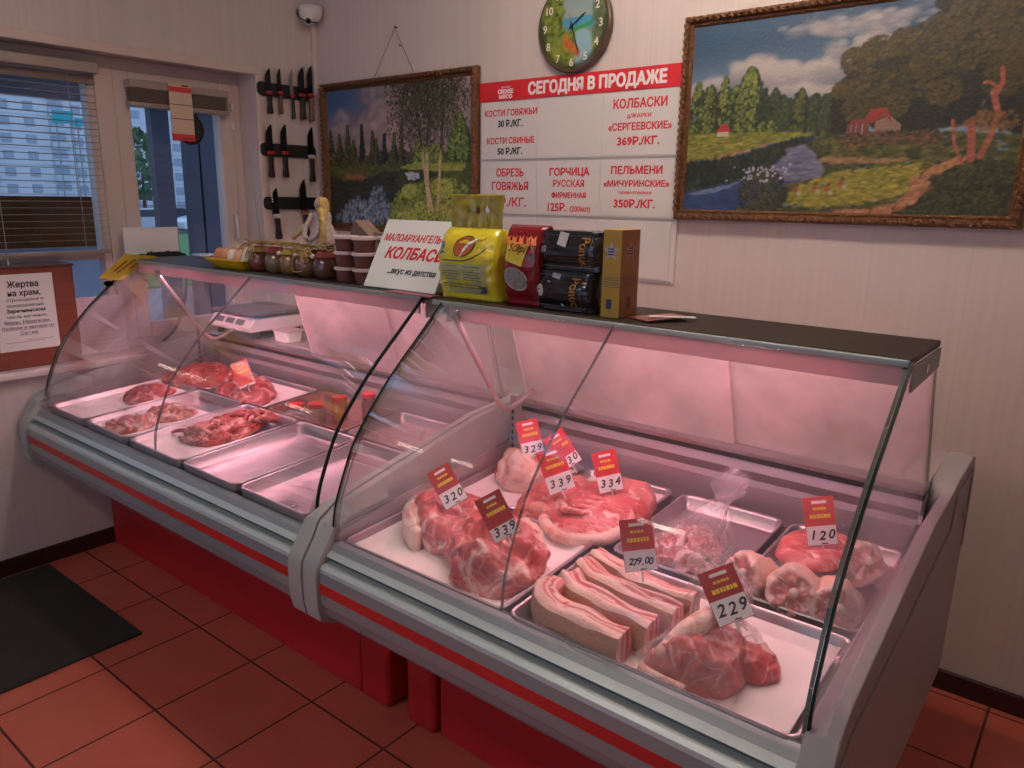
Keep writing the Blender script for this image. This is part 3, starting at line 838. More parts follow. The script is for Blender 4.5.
def canvas(name, parent, x0, x1, z0, z1, y, fn, nx, ny):
    img = fn(nx, ny, (x1 - x0) / (z1 - z0))
    xs = np.linspace(x0, x1, nx); zs_ = np.linspace(z0, z1, ny)
    XX, ZZ = np.meshgrid(xs, zs_, indexing='ij')
    V = np.stack([XX, np.full_like(XX, y), ZZ], -1).reshape(-1, 3)
    i, j = np.meshgrid(np.arange(nx - 1), np.arange(ny - 1), indexing='ij')
    a = (i * ny + j).ravel()
    F = np.stack([a, a + ny, a + ny + 1, a + 1], -1)
    img = np.clip(img, 0, 1) ** 1.10 * .95
    V2 = V - np.array(top(parent).location)[None]
    me = bpy.data.meshes.new(name)
    me.from_pydata(V2.tolist(), [], F.tolist())
    ca = me.color_attributes.new('Col', 'FLOAT_COLOR', 'POINT')
    c = np.ones((nx * ny, 4), np.float32); c[:, :3] = img.reshape(-1, 3)
    ca.data.foreach_set('color', c.ravel())
    me.materials.append(vcol_mat('oil_paint', rough=.5, bump=.15))
    o = bpy.data.objects.new(name, me); COL.objects.link(o); o.parent = parent
    return o

def frame_part(parent, x0, x1, z0, z1, w_, d=.035):
    # ornate moulding: stepped profile lofted round the rectangle + raised leaf beads
    prof = [(0, 0), (0, d * .6), (w_ * .12, d * .85), (w_ * .28, d), (w_ * .5, d * .8), (w_ * .62, d * .55), (w_ * .8, d * .6), (w_, d * .35), (w_, 0)]
    bm = B()
    rings = []
    for a, dd in prof:
        rings.append([(x0 + a, -.004 - dd, z0 + a), (x1 - a, -.004 - dd, z0 + a), (x1 - a, -.004 - dd, z1 - a), (x0 + a, -.004 - dd, z1 - a)])
    loft(bm, rings, False, False)
    # beads
    s = .022
    def bead(x, z, horiz):
        m_ = Matrix.Translation((x, -.004 - d * .95, z)) @ Matrix.Rotation(.6 if horiz else -.6, 4, 'Y') @ Matrix.Diagonal((s * .62 if horiz else s * .32, .005, s * .32 if horiz else s * .62, 1))
        bmesh.ops.create_icosphere(bm, subdivisions=1, radius=1, matrix=m_)
    x = x0 + .02
    while x < x1 - .015:
        bead(x, z0 + w_ * .32, True); bead(x, z1 - w_ * .32, True); x += s
    z = z0 + .03
    while z < z1 - .02:
        bead(x0 + w_ * .32, z, False); bead(x1 - w_ * .32, z, False); z += s
    return obj('frame', bm, M_gold, parent)

pt = thing('framed_painting', 'large gilt-framed landscape of a river, red-roofed houses and pines', 'painting', (2.36, 0, 1.345))
frame_part(pt, 1.882, 2.853, 1.337, 1.950, .034)
canvas('canvas', pt, 1.914, 2.821, 1.369, 1.918, -.018, paint_river, 460, 290)
pt = thing('framed_painting', 'smaller gilt-framed landscape of birches by a forest pond', 'painting', (.53, 0, 1.235))
frame_part(pt, .064, 1.018, 1.235, 1.888, .036)
canvas('canvas', pt, .098, .984, 1.269, 1.854, -.018, paint_birch, 420, 280)
obj('hanging_string', tube(B(), [(.42, -.012, 1.893), (.553, -.012, 2.073), (.66, -.012, 1.893)], .0013, 6), mat('string', (.16, .12, .1), .9), pt)
bm = B(); tube(bm, [(.553, -.0005, 2.076), (.553, -.016, 2.079)], .003, 8)
obj('nail', bm, mat('nail', (.05, .035, .03), .5, .6), pt)
bm = B(); tube(bm, [(.575, -.0005, 2.005), (.575, -.01, 2.006)], .0025, 8); tag(obj('old_nail', bm, mat('nail', (.05, .035, .03))), 'short bare nail in the wall above the birch painting', 'nail')

# ------------------------------------------------------------------ wall clock
def paint_clock(X, Y):
    # X, Y in -1..1 arrays
    n = lambda s, sd, o=4: vnoise((X + 3) * s, (Y + 3) * s, sd, o)
    img = mixc((.30, .36, .30), (.20, .32, .34), S(-.2, .9, Y))
    img = lay(img, S(.05, .0, np.abs(Y - .05) - .12) * 1.0, (.07, .30, .45))
    img = lay(img, S(0, .1, -.05 - Y + .1 * (n(2, 3) - .5)), mixc((.05, .09, .015), (.30, .34, .05), np.clip(n(7, 201) * 1.6 - .3, 0, 1)))
    img = lay(img, S(.55, .4, np.sqrt((X - .25) ** 2 + (Y + .55) ** 2)) * S(.3, .2, np.abs(X - .35)), (.25, .42, .48))
    img = lay(img, S(.1, 0, np.abs(Y + .1 - .2 * X)) * (X > 0) * (X < .6), (.05, .28, .05))
    left = S(-.2, -.35, X + .25 * (n(5, 202) - .5)) * S(-.2, .1, Y + .4)
    img = lay(img, left, mixc((.03, .06, .01), (.26, .34, .06), np.clip(n(9, 203) * 1.7 - .35, 0, 1)))
    right = S(.55, .68, X + .2 * (n(5, 204) - .5)) * S(-.5, -.3, Y)
    img = lay(img, right, mixc((.02, .05, .02), (.20, .26, .14), n(12, 205)))
    rim = S(.80, .95, np.sqrt(X * X + Y * Y) + .12 * (n(6, 206) - .5)) * S(.35, .0, Y)
    img = lay(img, rim * .85, (.04, .045, .02))
    dr = S(.16, .08, np.abs(Y + .45 + .7 * (X + .05)) + .1 * (n(7, 207) - .5)) * S(.30, .2, np.abs(X + .02)) 
    return lay(img, dr, mixc((.32, .07, .02), (.62, .20, .06), n(10, 208)))

ck = thing('wall_clock', 'round wall clock with a green landscape dial and white numerals', 'clock', (1.457, 0, 1.975))
CR = .148
bm = lathe(B(), [(0, 0), (CR, 0), (CR + .003, .008), (CR + .003, .022), (CR - .002, .026), (CR - .008, .0265), (CR - .009, .0255), (0, .0255)], 72)
xf(bm, Matrix.Translation((1.457, -.0005, 1.975)) @ Matrix.Rotation(math.pi / 2, 4, 'X'))
obj('case', bm, mat('clock_case', (.09, .05, .03), .3), ck, smooth=False)
bm = B(); rings_n, segs = 36, 96
vv = {}
lay_c = bm.verts.layers.float_color.new('Col')
pts = [(0, 0)]; rr_ = []
for a in range(1, rings_n + 1):
    for k in range(segs):
        pts.append((a / rings_n * math.cos(2 * math.pi * k / segs), a / rings_n * math.sin(2 * math.pi * k / segs)))
arr = np.array(pts); colr = paint_clock(arr[:, :1], arr[:, 1:])[:, 0]
vs = []
for p, c in zip(pts, colr):
    v_ = bm.verts.new((1.457 + p[0] * (CR - .009), -.0275, 1.975 + p[1] * (CR - .009))); v_[lay_c] = (*c, 1); vs.append(v_)
for k in range(segs):
    bm.faces.new((vs[0], vs[1 + k], vs[1 + (k + 1) % segs]))
for a in range(rings_n - 1):
    for k in range(segs):
        o1 = 1 + a * segs; o2 = o1 + segs
        bm.faces.new((vs[o1 + k], vs[o2 + k], vs[o2 + (k + 1) % segs], vs[o1 + (k + 1) % segs]))
obj('dial', bm, vcol_mat('dial_print', rough=.25), ck)
bm = B()
for h in range(1, 13):
    a = math.radians(90 - 30 * h)
    text_bm(bm, str(h), .036, wallM(1.457 + .116 * math.cos(a), 1.975 + .116 * math.sin(a) - .013, -.029), weight=.0005)
obj('numerals', bm, mat('cream_ink', (.75, .70, .55), .5), ck)
def hand(ang, L_, w_):
    bm = B(); a = math.radians(90 - ang)
    M_ = Matrix.Translation((1.457, 0, 1.975)) @ Matrix.Rotation(-a, 4, 'Y')
    box(bm, -.014, L_ * .7, -.033, -.0315, -w_ / 2, w_ / 2)
    prism(bm, [(L_ * .68, -w_), (L_, 0), (L_ * .68, w_)], -.033, -.0315, 'y')
    return xf(bm, M_)
obj('hour_hand', hand(56, .068, .004), M_blackink, ck)
obj('minute_hand', hand(162, .096, .003), M_blackink, ck)
obj('second_hand', hand(343, .045, .0015), mat('second_hand', (.35, .2, .2), .4), ck)
bm = lathe(B(), [(0, 0), (.006, 0), (.006, .004), (0, .004)], 16); xf(bm, Matrix.Translation((1.457, -.031, 1.975)) @ Matrix.Rotation(math.pi / 2, 4, 'X'))
obj('hub', bm, M_blackink, ck)

# ------------------------------------------------------------------ price board on the wall
pb = thing('price_board', 'white wall price board with a red banner and red lettering', 'price board', (1.45, 0, 1.118))
M_board = mat('board_white', (.66, .645, .62), .35)
obj('backing_board', bx(1.022, 1.889, -.006, -.0005, 1.118, 1.823), M_board, pb, bev=.002)
obj('banner', bx(1.020, 1.884, -.010, -.006, 1.753, 1.823), mat('banner_red', (.62, .02, .03), .4), pb, bev=.001)
colx = [1.024, 1.304, 1.585, 1.872]
for r_, (z0, z1) in enumerate(((1.540, 1.750), (1.336, 1.536), (1.128, 1.330))):
    for c_ in range(3):
        if r_ == 2 and c_ < 0: continue
        bm = B(); a, b_ = colx[c_] + .003, colx[c_ + 1] - .003
        box(bm, a, b_, -.0085, -.006, z0 + .004, z1 - .004)
        obj('price_pocket', bm, M_board, pb, bev=.0015)
    bm = bx(1.022, 1.880, -.010, -.006, z0 - .003, z0 + .001)
    obj('divider', bm, mat('divider_grey', (.42, .40, .38), .4), pb)
def lines(lst, m, y=-.0088, name='lettering'):
    bm = B()
    for body, x0, x1, z0, z1, wt in lst:
        size = (z1 - z0) / .72
        text_bm(bm, body, size, wallM((x0 + x1) / 2, z0, y), width=(x1 - x0), weight=wt, extrude=.0003)
    return obj(name, bm, m, pb)
lines([('СЕГОДНЯ В ПРОДАЖЕ', 1.258, 1.820, 1.7685, 1.8085, .0026), ('СВЕЖЕЕ', 1.113, 1.185, 1.779, 1.793, .0009), ('МЯСО', 1.118, 1.180, 1.761, 1.774, .0009), ('МИЧУРИН', 1.128, 1.170, 1.798, 1.803, .0002)], M_whiteink, -.0103, 'banner_lettering')
lines([('КОСТИ ГОВЯЖЬИ', 1.047, 1.297, 1.699, 1.721, .0009), ('КОСТИ СВИНЫЕ', 1.058, 1.287, 1.598, 1.620, .0009),
       ('КОЛБАСКИ', 1.625, 1.827, 1.697, 1.726, .0012), ('д/ЖАРКИ', 1.680, 1.771, 1.665, 1.678, .0005), ('«СЕРГЕЕВСКИЕ»', 1.608, 1.848, 1.626, 1.649, .001), ('369Р./КГ.', 1.645, 1.805, 1.578, 1.603, .0014),
       ('ОБРЕЗЬ', 1.107, 1.239, 1.477, 1.506, .0012), ('ГОВЯЖЬЯ', 1.085, 1.262, 1.427, 1.456, .0012), ('90 Р./КГ.', 1.062, 1.254, 1.366, 1.398, .0012),
       ('ГОРЧИЦА', 1.362, 1.534, 1.479, 1.505, .0014), ('РУССКАЯ', 1.380, 1.515, 1.439, 1.463, .0008), ('ФИРМЕННАЯ', 1.374, 1.524, 1.400, 1.419, .0008), ('125Р.', 1.355, 1.437, 1.352, 1.381, .0012), ('(200мл)', 1.457, 1.544, 1.352, 1.372, .0006),
       ('ПЕЛЬМЕНИ', 1.627, 1.823, 1.483, 1.508, .0013), ('«МИЧУРИНСКИЕ»', 1.598, 1.852, 1.441, 1.461, .001), ('свино-говяжьи', 1.661, 1.788, 1.416, 1.427, .0002), ('350Р./КГ.', 1.643, 1.803, 1.371, 1.397, .0014)], M_redink)
lines([('30 Р./КГ.', 1.113, 1.229, 1.659, 1.683, .0012), ('50 Р./КГ.', 1.112, 1.231, 1.559, 1.582, .0012)], M_blackink, name='black_lettering')

# ------------------------------------------------------------------ camera dome, cable channel, knives
cd_ = thing('security_camera', 'white dome security camera with a dark lens at the wall corner', 'camera', (.022, -.022, 2.20))
bm = lathe(B(), [(0, .035), (.05, .035), (.052, .02), (.05, .0), (.04, -.02), (.022, -.034), (0, -.038)], 32, (.058, -.058, 2.175))
obj('dome', bm, M_white, cd_, smooth=True)
bm = lathe(B(), [(0, 0), (.020, 0), (.021, .006), (.016, .012), (.010, .008), (0, .008)], 24)
Md = Matrix.Translation((.078, -.086, 2.148)) @ Vector((.62, -.55, -.5)).to_track_quat('Z', 'Y').to_matrix().to_4x4()
lr_ = obj('lens_ring', xf(bm, Md), M_white, cd_, smooth=True)
bm = lathe(B(), [(0, .013), (.012, .012), (.013, .009), (0, .0085)], 20)
obj('lens', xf(bm, Md), mat('lens_black', (.005, .005, .006), .08), lr_, smooth=True)
bm = tube(B(), catmull([(.02, -.09, 2.21), (.045, -.118, 2.17), (.09, -.115, 2.14), (.12, -.07, 2.135)], 6), .0025, 6)
obj('cable', bm, M_black, cd_)
struct('trim_5', bx(.0, .022, -.022, 0, .062, 2.17), M_trim, bev=.003)

M_bar = mat('magnet_bar_black', (.014, .011, .012), .4)
M_blade = mat('dark_blade', (.03, .025, .028), .25, .7)
M_handle = mat('knife_handle', (.022, .014, .012), .45)
def knife_bar(z, y0, y1, lb):
    t = thing('magnetic_knife_bar', lb, 'knife rack', (0, (y0 + y1) / 2, z), group='black knife bars on the wall')
    pts = rrect(y0, y1, z - .028, z + .028, .02, 5)
    obj('bar', prism(B(), pts, .0005, .016, 'x'), M_bar, t, bev=.003)
knife_bar(1.845, -.325, -.035, 'black magnetic knife bar, topmost of three, holding five knives')
knife_bar(1.590, -.325, -.028, 'black magnetic knife bar, middle of three, holding three knives')
knife_bar(1.358, -.325, -.020, 'black magnetic knife bar, lowest of three, holding two knives')

def knife(y, zt, zb, w_, label, tip=1, collar=(.42, .03, .03), blade=None, handle=None, lean=0.0, text=False):
    H = zt - zb
    hz = zb + H * .46
    t = thing('kitchen_knife', label, 'knife', (.017, y, zb), group='knives on the magnetic bars')
    yb = y
    bl_ = [(y - w_ / 2, hz), (y + w_ / 2, hz), (y + w_ / 2, zt - H * .12), (y + w_ / 2 - .002, zt - .004), (y + w_ / 2 - .004, zt), (y - w_ * .1, zt - H * .07), (y - w_ * .42, zt - H * .17)]
    M_ = Matrix.Translation((0, y, hz)) @ Matrix.Rotation(lean, 4, 'X') @ Matrix.Translation((0, -y, -hz))
    obj('blade', xf(prism(B(), bl_, .0165, .0185, 'x'), M_), blade or M_blade, t)
    obj('collar', xf(bx(.016, .031, y - w_ * .48, y + w_ * .48, hz - .007, hz + .008), M_), mat('knife_collar_%g' % collar[0], collar, .4), t, bev=.003)
    hp = [(y - w_ * .34, hz - .012), (y + w_ * .34, hz - .012), (y + w_ * .30, hz - H * .25), (y + w_ * .42, zb + .006), (y + w_ * .3, zb), (y - w_ * .38, zb), (y - w_ * .46, zb + .008), (y - w_ * .28, hz - H * .25)]
    obj('handle', xf(prism(B(), hp, .017, .033, 'x'), M_), handle or M_handle, t, bev=.004)
    if text:
        bm = B()
        for k in range(7):
            box(bm, .0186, .0192, y - w_ * .46, y - w_ * .46 + .006, hz + .06 + k * .011, hz + .067 + k * .011)
        obj('lettering', xf(bm, M_), M_whiteink, t)
bladeS = mat('steel_blade', (.30, .25, .24), .35, .7); wd = mat('wood_handle', (.16, .07, .04), .5); wh = mat('pale_wood_handle', (.20, .13, .1), .5)
KN = [(-.270, 1.933, 1.741, .03, 'dark knife, first from the window on the top bar', {}),
      (-.214, 1.938, 1.745, .022, 'narrow knife with a thin wooden handle, second on the top bar', dict(handle=wd)),
      (-.149, 1.943, 1.730, .018, 'slim pale bladed knife, middle of the five on the top bar', dict(blade=bladeS)),
      (-.096, 1.960, 1.731, .034, 'broad dark knife, fourth from the window on the top bar', {}),
      (-.049, 1.972, 1.727, .032, 'knife with a spotted handle, nearest the corner on the top bar', dict(handle=wh)),
      (-.281, 1.699, 1.469, .034, 'dark knife, nearest the window on the middle bar', {}),
      (-.206, 1.705, 1.471, .034, 'dark knife with a red collar, second on the middle bar', {}),
      (-.060, 1.704, 1.456, .034, 'large dark knife with a pale collar near the corner, middle bar', dict(collar=(.6, .55, .5))),
      (-.266, 1.425, 1.197, .036, 'broad knife with white marks on the blade, lowest bar', dict(text=True, collar=(.6, .08, .03))),
      (-.112, 1.468, 1.193, .038, 'large knife near the corner on the lowest bar', dict(collar=(.25, .08, .03)))]
for y, zt, zb, w_, lb, kw in KN:
    knife(y, zt, zb, w_, lb, lean=.05 if zb < 1.4 else 0, **kw)

#@@COUNTER
# ------------------------------------------------------------------ the two refrigerated display counters
DA = .07                                   # the display deck rises towards the back
def dkz(y, dz=0.0):                        # height of the tray bottoms at depth y
    return .587 + DA * (y + 1.33) + dz

BUMP = [(-1.335, .620), (-1.352, .615), (-1.362, .603), (-1.375, .592), (-1.362, .586), (-1.364, .578), (-1.386, .576), (-1.393, .569), (-1.395, .560),
        (-1.396, .533), (-1.3965, .507), (-1.394, .478), (-1.386, .474), (-1.389, .456), (-1.381, .444), (-1.350, .440)]
GPROF = [(-.981, 1.142), (-1.062, 1.068), (-1.155, .985), (-1.222, .914), (-1.280, .840), (-1.322, .752), (-1.343, .690), (-1.350, .628)]

def build_counter(x0, x1, label, dy, dz, doors, seam, rod_x, top_mat):
    t = thing('display_counter', label, 'display counter', ((x0 + x1) / 2, -.9, 0), group='refrigerated display counters')
    e = .05
    xi0, xi1 = x0 + e, x1 - e
    # tub
    obj('body', prism(B(), [(-1.33, .575), (-1.345, .445), (-1.30, .40), (-1.05, .30), (-.40, .28), (-.36, .32), (-.36, .56)], xi0 + .001, xi1 - .001, 'x'), M_plastic_r, t, bev=.004)
    ya, yb = -1.345, -.60
    obj('deck', prism(B(), [(ya, dkz(ya, dz) - .034), (ya, dkz(ya, dz) - .004), (yb, dkz(yb, dz) - .004), (yb, dkz(yb, dz) - .034)], xi0, xi1, 'x'), mat('deck_dark_steel', (.10, .085, .09), .4, .6), t)
    obj('deck_gasket', prism(B(), [(-1.352, .575), (-1.352, .607), (-1.338, .619 ), (-1.326, .610), (-1.326, .58)], xi0, xi1, 'x'), M_black, t)
    # back wall of the well with its step and air outlet
    obj('back_panel', prism(B(), [(-.612, .63), (-.628, .72), (-.618, .80), (-.60, .80), (-.58, .63)], xi0, xi1, 'x'), M_steel_d, t)
    obj('air_duct', prism(B(), [(-.625, .735), (-.650, .765), (-.645, .80), (-.612, .802), (-.612, .74)], xi0, xi1, 'x'), M_steel_d, t, bev=.002)
    obj('rear_rail', prism(B(), [(-.655, .803), (-.660, .815), (-.640, .822), (-.605, .818), (-.605, .803)], xi0, xi1, 'x'), M_steel, t)
    obj('rail_gap', prism(B(), [(-.652, .790), (-.657, .8028), (-.61, .8028), (-.61, .79)], xi0, xi1, 'x'), M_black, t)
    obj('worktop', bx(xi0, xi1, -.604, -.352, .800, .822), M_steel_d, t, bev=.003)
    obj('rear_housing', bx(xi0, xi1, -.575, -.36, .561, .799), M_plastic_r, t)
    # front bumper: extruded aluminium with grooves, red inlay
    def strip(name, i0, i1, m, depth=.02):
        p = BUMP[i0:i1 + 1]
        q = p + [(p[-1][0] + depth, p[-1][1]), (p[0][0] + depth, p[0][1])]
        if i0 == 0: q = p + [(p[-1][0] + .03, p[-1][1]), (-1.336, .59)]
        obj(name, prism(B(), q, xi0 - .012, xi1 + .012, 'x'), m, t)
    strip('top_rail', 0, 2, M_alu)
    strip('rail_chamfer', 2, 3, M_alu2)
    strip('groove', 3, 5, mat('groove_dark', (.10, .12, .12), .4, .5))
    strip('bumper_edge', 5, 8, M_alu2)
    strip('bumper_face', 8, 9, M_alu)
    strip('red_strip', 9, 10, M_red)
    strip('lower_face', 10, 11, M_alu)
    strip('lower_groove', 11, 13, mat('groove_mauve', (.26, .22, .23), .45, .4))
    strip('bottom_rail', 13, 15, M_alu)
    # moulded end panels
    side = [(-.348, .80), (-.356, .822), (-.375, .830), (-.560, .822), (-.585, .815), (-.600, .79), (-.612, .742), (-.640, .728), (-.80, .712), (-1.00, .695), (-1.18, .680), (-1.30, .668), (-1.352, .650), (-1.372, .622),
            (-1.388, .598), (-1.404, .575), (-1.408, .54), (-1.406, .47), (-1.398, .435), (-1.36, .415), (-1.28, .385), (-1.05, .285), (-.95, .27), (-.40, .27), (-.365, .29)]
    for k, (a, b_) in enumerate(((x0, xi0), (xi1, x1))):
        outer = [(y_, z_) if not (-1.36 < y_ < -.57 and z_ > .6) else (y_, {-.585: .818, -.600: .816, -.612: .814, -.640: .812, -.80: .800, -1.00: .757, -1.18: .718, -1.30: .690, -1.352: .660}[y_]) for y_, z_ in side]
        lo_, hi_ = (outer, side) if k == 0 else (side, outer)
        w_in = .022
        midx = (a + w_in) if k == 0 else (b_ - w_in)
        secs = [(a, outer), (midx, outer), (b_, side)] if k == 0 else [(a, side), (midx, outer), (b_, outer)]
        bm = loft(B(), [[(xx, p[0], p[1]) for p in pr_] for xx, pr_ in secs])
        obj('end_panel', bm, M_plastic_r if (x1 > 2.5 and k) else M_plastic, t, bev=.009, seg=3)
        # inner liner of the well
        il = [(-1.34, .60), (-1.345, .640), (-1.17, .668), (-.80, .702), (-.645, .722), (-.628, .80), (-.60, .80), (-.60, .60)]
        c0, c1 = (b_ - .002, b_ + .006) if k == 0 else (a - .006, a + .002)
        obj('inner_liner', prism(B(), il, c0, c1, 'x'), M_steel_d, t)
    if x1 > 2.5:   # raised rib and screw cap on the free end
        rib = [(-.362, .60), (-.372, .80), (-.58, .795), (-.60, .72), (-.99, .672), (-1.30, .640), (-1.375, .59), (-1.385, .50), (-1.378, .50), (-1.365, .588), (-1.29, .630), (-.99, .662), (-.59, .71), (-.57, .785), (-.38, .79), (-.37, .60)]
        obj('panel_rib', prism(B(), rib, x1 - .001, x1 + .004, 'x'), M_plastic_r, t, bev=.002)
        bm = lathe(B(), [(0, 0), (.013, 0), (.012, .004), (0, .005)], 20); xf(bm, Matrix.Translation((x1, -.42, .70)) @ Matrix.Rotation(math.pi / 2, 4, 'Y'))
        obj('screw_cap', bm, M_plastic, t, smooth=True)
    # kick panels and leg boxes
    if x1 > 2.5:
        segs = ((x0 + .03, x0 + .135, -1.122), (x0 + .145, x1 - .06, -1.105))
    else:
        segs = ((x0 + .0, x1 - .15, -1.120), (x1 - .149, x1 - .03, -1.127))
    for a, b_, yy in segs:
        nm = 'leg_box' if b_ - a < .2 else 'kick_panel'
        obj(nm, bx(a, b_, yy, -.46, 0.0, .36), M_kick, t, bev=.02 if nm == 'leg_box' else .006, seg=4)
    # top shelf with aluminium nose, lamp housing and pink tube
    ys, yt = -.981 + dy, -.735 + dy
    obj('top_shelf', bx(x0 + .012, x1 - .048, ys + .004, yt, 1.133, 1.145), top_mat, t, bev=.002)
    obj('shelf_nose', bx(x0 + .012, x1 - .05, ys - .004, ys + .004, 1.131, 1.143), mat('nose_aluminium', (.42, .47, .43), .35, .6), t, bev=.0015)
    obj('lamp_housing', prism(B(), [(ys + .009, 1.132), (ys + .009, 1.124), (ys + .02, 1.120), (ys + .085, 1.120), (ys + .10, 1.132)], xi0 + .012, xi1 - .012, 'x'), mat('pink_lit_housing', (.85, .42, .42), .5), t)  # white housing; the tube's pink glow is put into its base colour
    bm = tube(B(), [(xi0 + .06, ys + .034, 1.106), (xi1 - .06, ys + .034, 1.106)], .0105, 12)
    obj('pink_tube', bm, mat('pink_lamp_tube', (1, .6, .65), .5, emit=TUBE_COLOR, estr=TUBE_STRENGTH), t, smooth=True)
    obj('lamp_diffuser', bx(xi0 + .012, xi1 - .012, ys + .004, ys + .008, 1.096, 1.130), M_lip, t)
    for xx in (xi0 + .055, xi1 - .075):
        obj('tube_socket', bx(xx, xx + .02, ys + .022, ys + .046, 1.094, 1.120), M_white, t, bev=.003)
    gp = [(a[0] + dy, a[1]) for a in catmull([(a, b_, 0) for a, b_ in GPROF], 5) for a in [(a.x, a.y)]]
    # curved front panes
    def inward(pts, d):
        out = []
        for i, p in enumerate(pts):
            a = pts[max(i - 1, 0)]; b_ = pts[min(i + 1, len(pts) - 1)]
            tx, ty = b_[0] - a[0], b_[1] - a[1]; L_ = math.hypot(tx, ty)
            out.append((p[0] - ty / L_ * d * -1 if False else p[0] + (-ty / L_) * d, p[1] + (tx / L_) * d))
        return out
    ins = inward(gp, .0075)
    for xe in (xi0 - .008, xi1 + .0015):
        bm = B(); EV = [[bm.verts.new((x, p[0], p[1])) for p in pts] for x, pts in ((xe, gp), (xe + .0042, gp), (xe + .0042, ins), (xe, ins))]
        for q in range(4):
            for i in range(len(gp) - 1): bm.faces.new((EV[q][i], EV[(q + 1) % 4][i], EV[(q + 1) % 4][i + 1], EV[q][i + 1]))
        bm.faces.new([EV[q][0] for q in range(4)]); bm.faces.new([EV[q][-1] for q in range(4)])
        obj('glass_edge', bm, M_edge, t)
    for a, b_ in ((xi0 - .0014, seam - .0006), (seam + .0006, xi1 + .0014)):
        bm = B()
        V = [[bm.verts.new((x, p[0], p[1])) for p in pts] for x, pts in ((a, gp), (b_, gp), (b_, ins), (a, ins))]
        n = len(gp)
        for q, mi in ((0, 0), (1, 1), (2, 0), (3, 1)):
            A, C = V[q], V[(q + 1) % 4]
            for i in range(n - 1):
                f = bm.faces.new((A[i], C[i], C[i + 1], A[i + 1])); f.material_index = mi; f.smooth = (mi == 0)
        bm.faces.new([V[q][0] for q in range(4)]).material_index = 1
        bm.faces.new([V[q][-1] for q in range(4)]).material_index = 1
        obj('front_glass', bm, [M_glass, M_seam], t)
    # side panes
    sp = [(y_, z_) for y_, z_ in ins] + [(-1.335, .655), (-1.17, .668), (-.80, .700), (-.635, .735), (-.612, .80), (-.612 , .822), (yt + .005, 1.131), (ys + .01, 1.131)]
    for a in (xi0 + .001, xi1 - .007):
        bm = prism(B(), sp, a, a + .006, 'x', mi=1, capmi=0)
        obj('side_glass', bm, [M_glass_side, mat('side_glass_edge', (.13, .17, .14), .2)], t)
    # corner bracket under the shelf
    for a in (xi0 - .006, xi1 + .001):
        gb_ = obj('glass_bracket', prism(B(), [(ys + .012, 1.131), (yt - .002, 1.131), (yt - .002, 1.092), (ys + .012, 1.085)], a, a + .004, 'x'), M_alu, t, bev=.001)
        bm = lathe(B(), [(0, 0), (.008, 0), (.008, .003), (0, .004)], 16); xf(bm, Matrix.Translation((a + .003, (ys + yt) / 2, 1.11)) @ Matrix.Rotation(math.pi / 2, 4, 'Y'))
        obj('bracket_screw', bm, M_chrome, gb_)
    # milky sliding doors at the back
    for k, (a, b_) in enumerate(doors):
        o_ = .012 * (k % 2)
        P = [(-.640 + o_, .822), (-.636 + o_, .822), (yt - .012 + o_, 1.131), (yt - .016 + o_, 1.131)]
        obj('sliding_door', prism(B(), P, a, b_, 'x'), M_frost, t)
        obj('door_stile', prism(B(), P, a, a + .006, 'x') if False else prism(B(), [(p[0] - .001, p[1]) for p in P], a - .001, a + .004, 'x'), mat('stile', (.62, .50, .50), .4), t)
    # glass stay rod, slotted upright
    for rx in rod_x:
        bm = tube(B(), catmull([(rx, -.99 + dy, 1.118), (rx, -.975 + dy, 1.085), (rx, -.90 + dy, .975), (rx, -.835 + dy, .875), (rx, -.80 + dy, .838), (rx, -.76 + dy, .830), (rx, -.665, .858)], 6), .0075, 10)
        obj('stay_rod', bm, mat('rod_grey', (.55, .45, .46), .3, .7), t, smooth=True)
        bm = tube(B(), catmull([(rx - .012, -.985 + dy, 1.105), (rx, -.99 + dy, 1.122), (rx + .010, -.965 + dy, 1.118), (rx + .02, -.955 + dy, 1.108)], 5), .003, 8)
        obj('rod_hook', bm, M_chrome, t, smooth=True)
    ux = rod_x[0] + (-.095 if x0 > 1 else -.09)
    bm = B(); ux = xi0 + .014
    box(bm, ux, ux + .024, -.728, -.718, .672, .855)
    su_ = obj('slotted_upright', bm, M_steel, t, bev=.002)
    bm = B()
    for k in range(7): box(bm, ux + .009, ux + .015, -.7295, -.7275, .70 + k * .02, .711 + k * .02)
    obj('slots', bm, M_black, su_)
    return t

right_counter = build_counter(1.703, 2.872, 'right-hand curved-glass meat counter with pork in trays', 0, 0, ((1.765, 2.40), (2.39, 2.815)), 2.25, (1.80,), M_dark)
left_counter = build_counter(.015, 1.697, 'left-hand curved-glass meat counter with beef and empty trays', .025, .02, ((.74, 1.22), (1.21, 1.64)), .865, (.26,), mat('grey_brown_shelf', (.060, .054, .045), .45, spec=.3, noise_amt=.12, nscale=5))

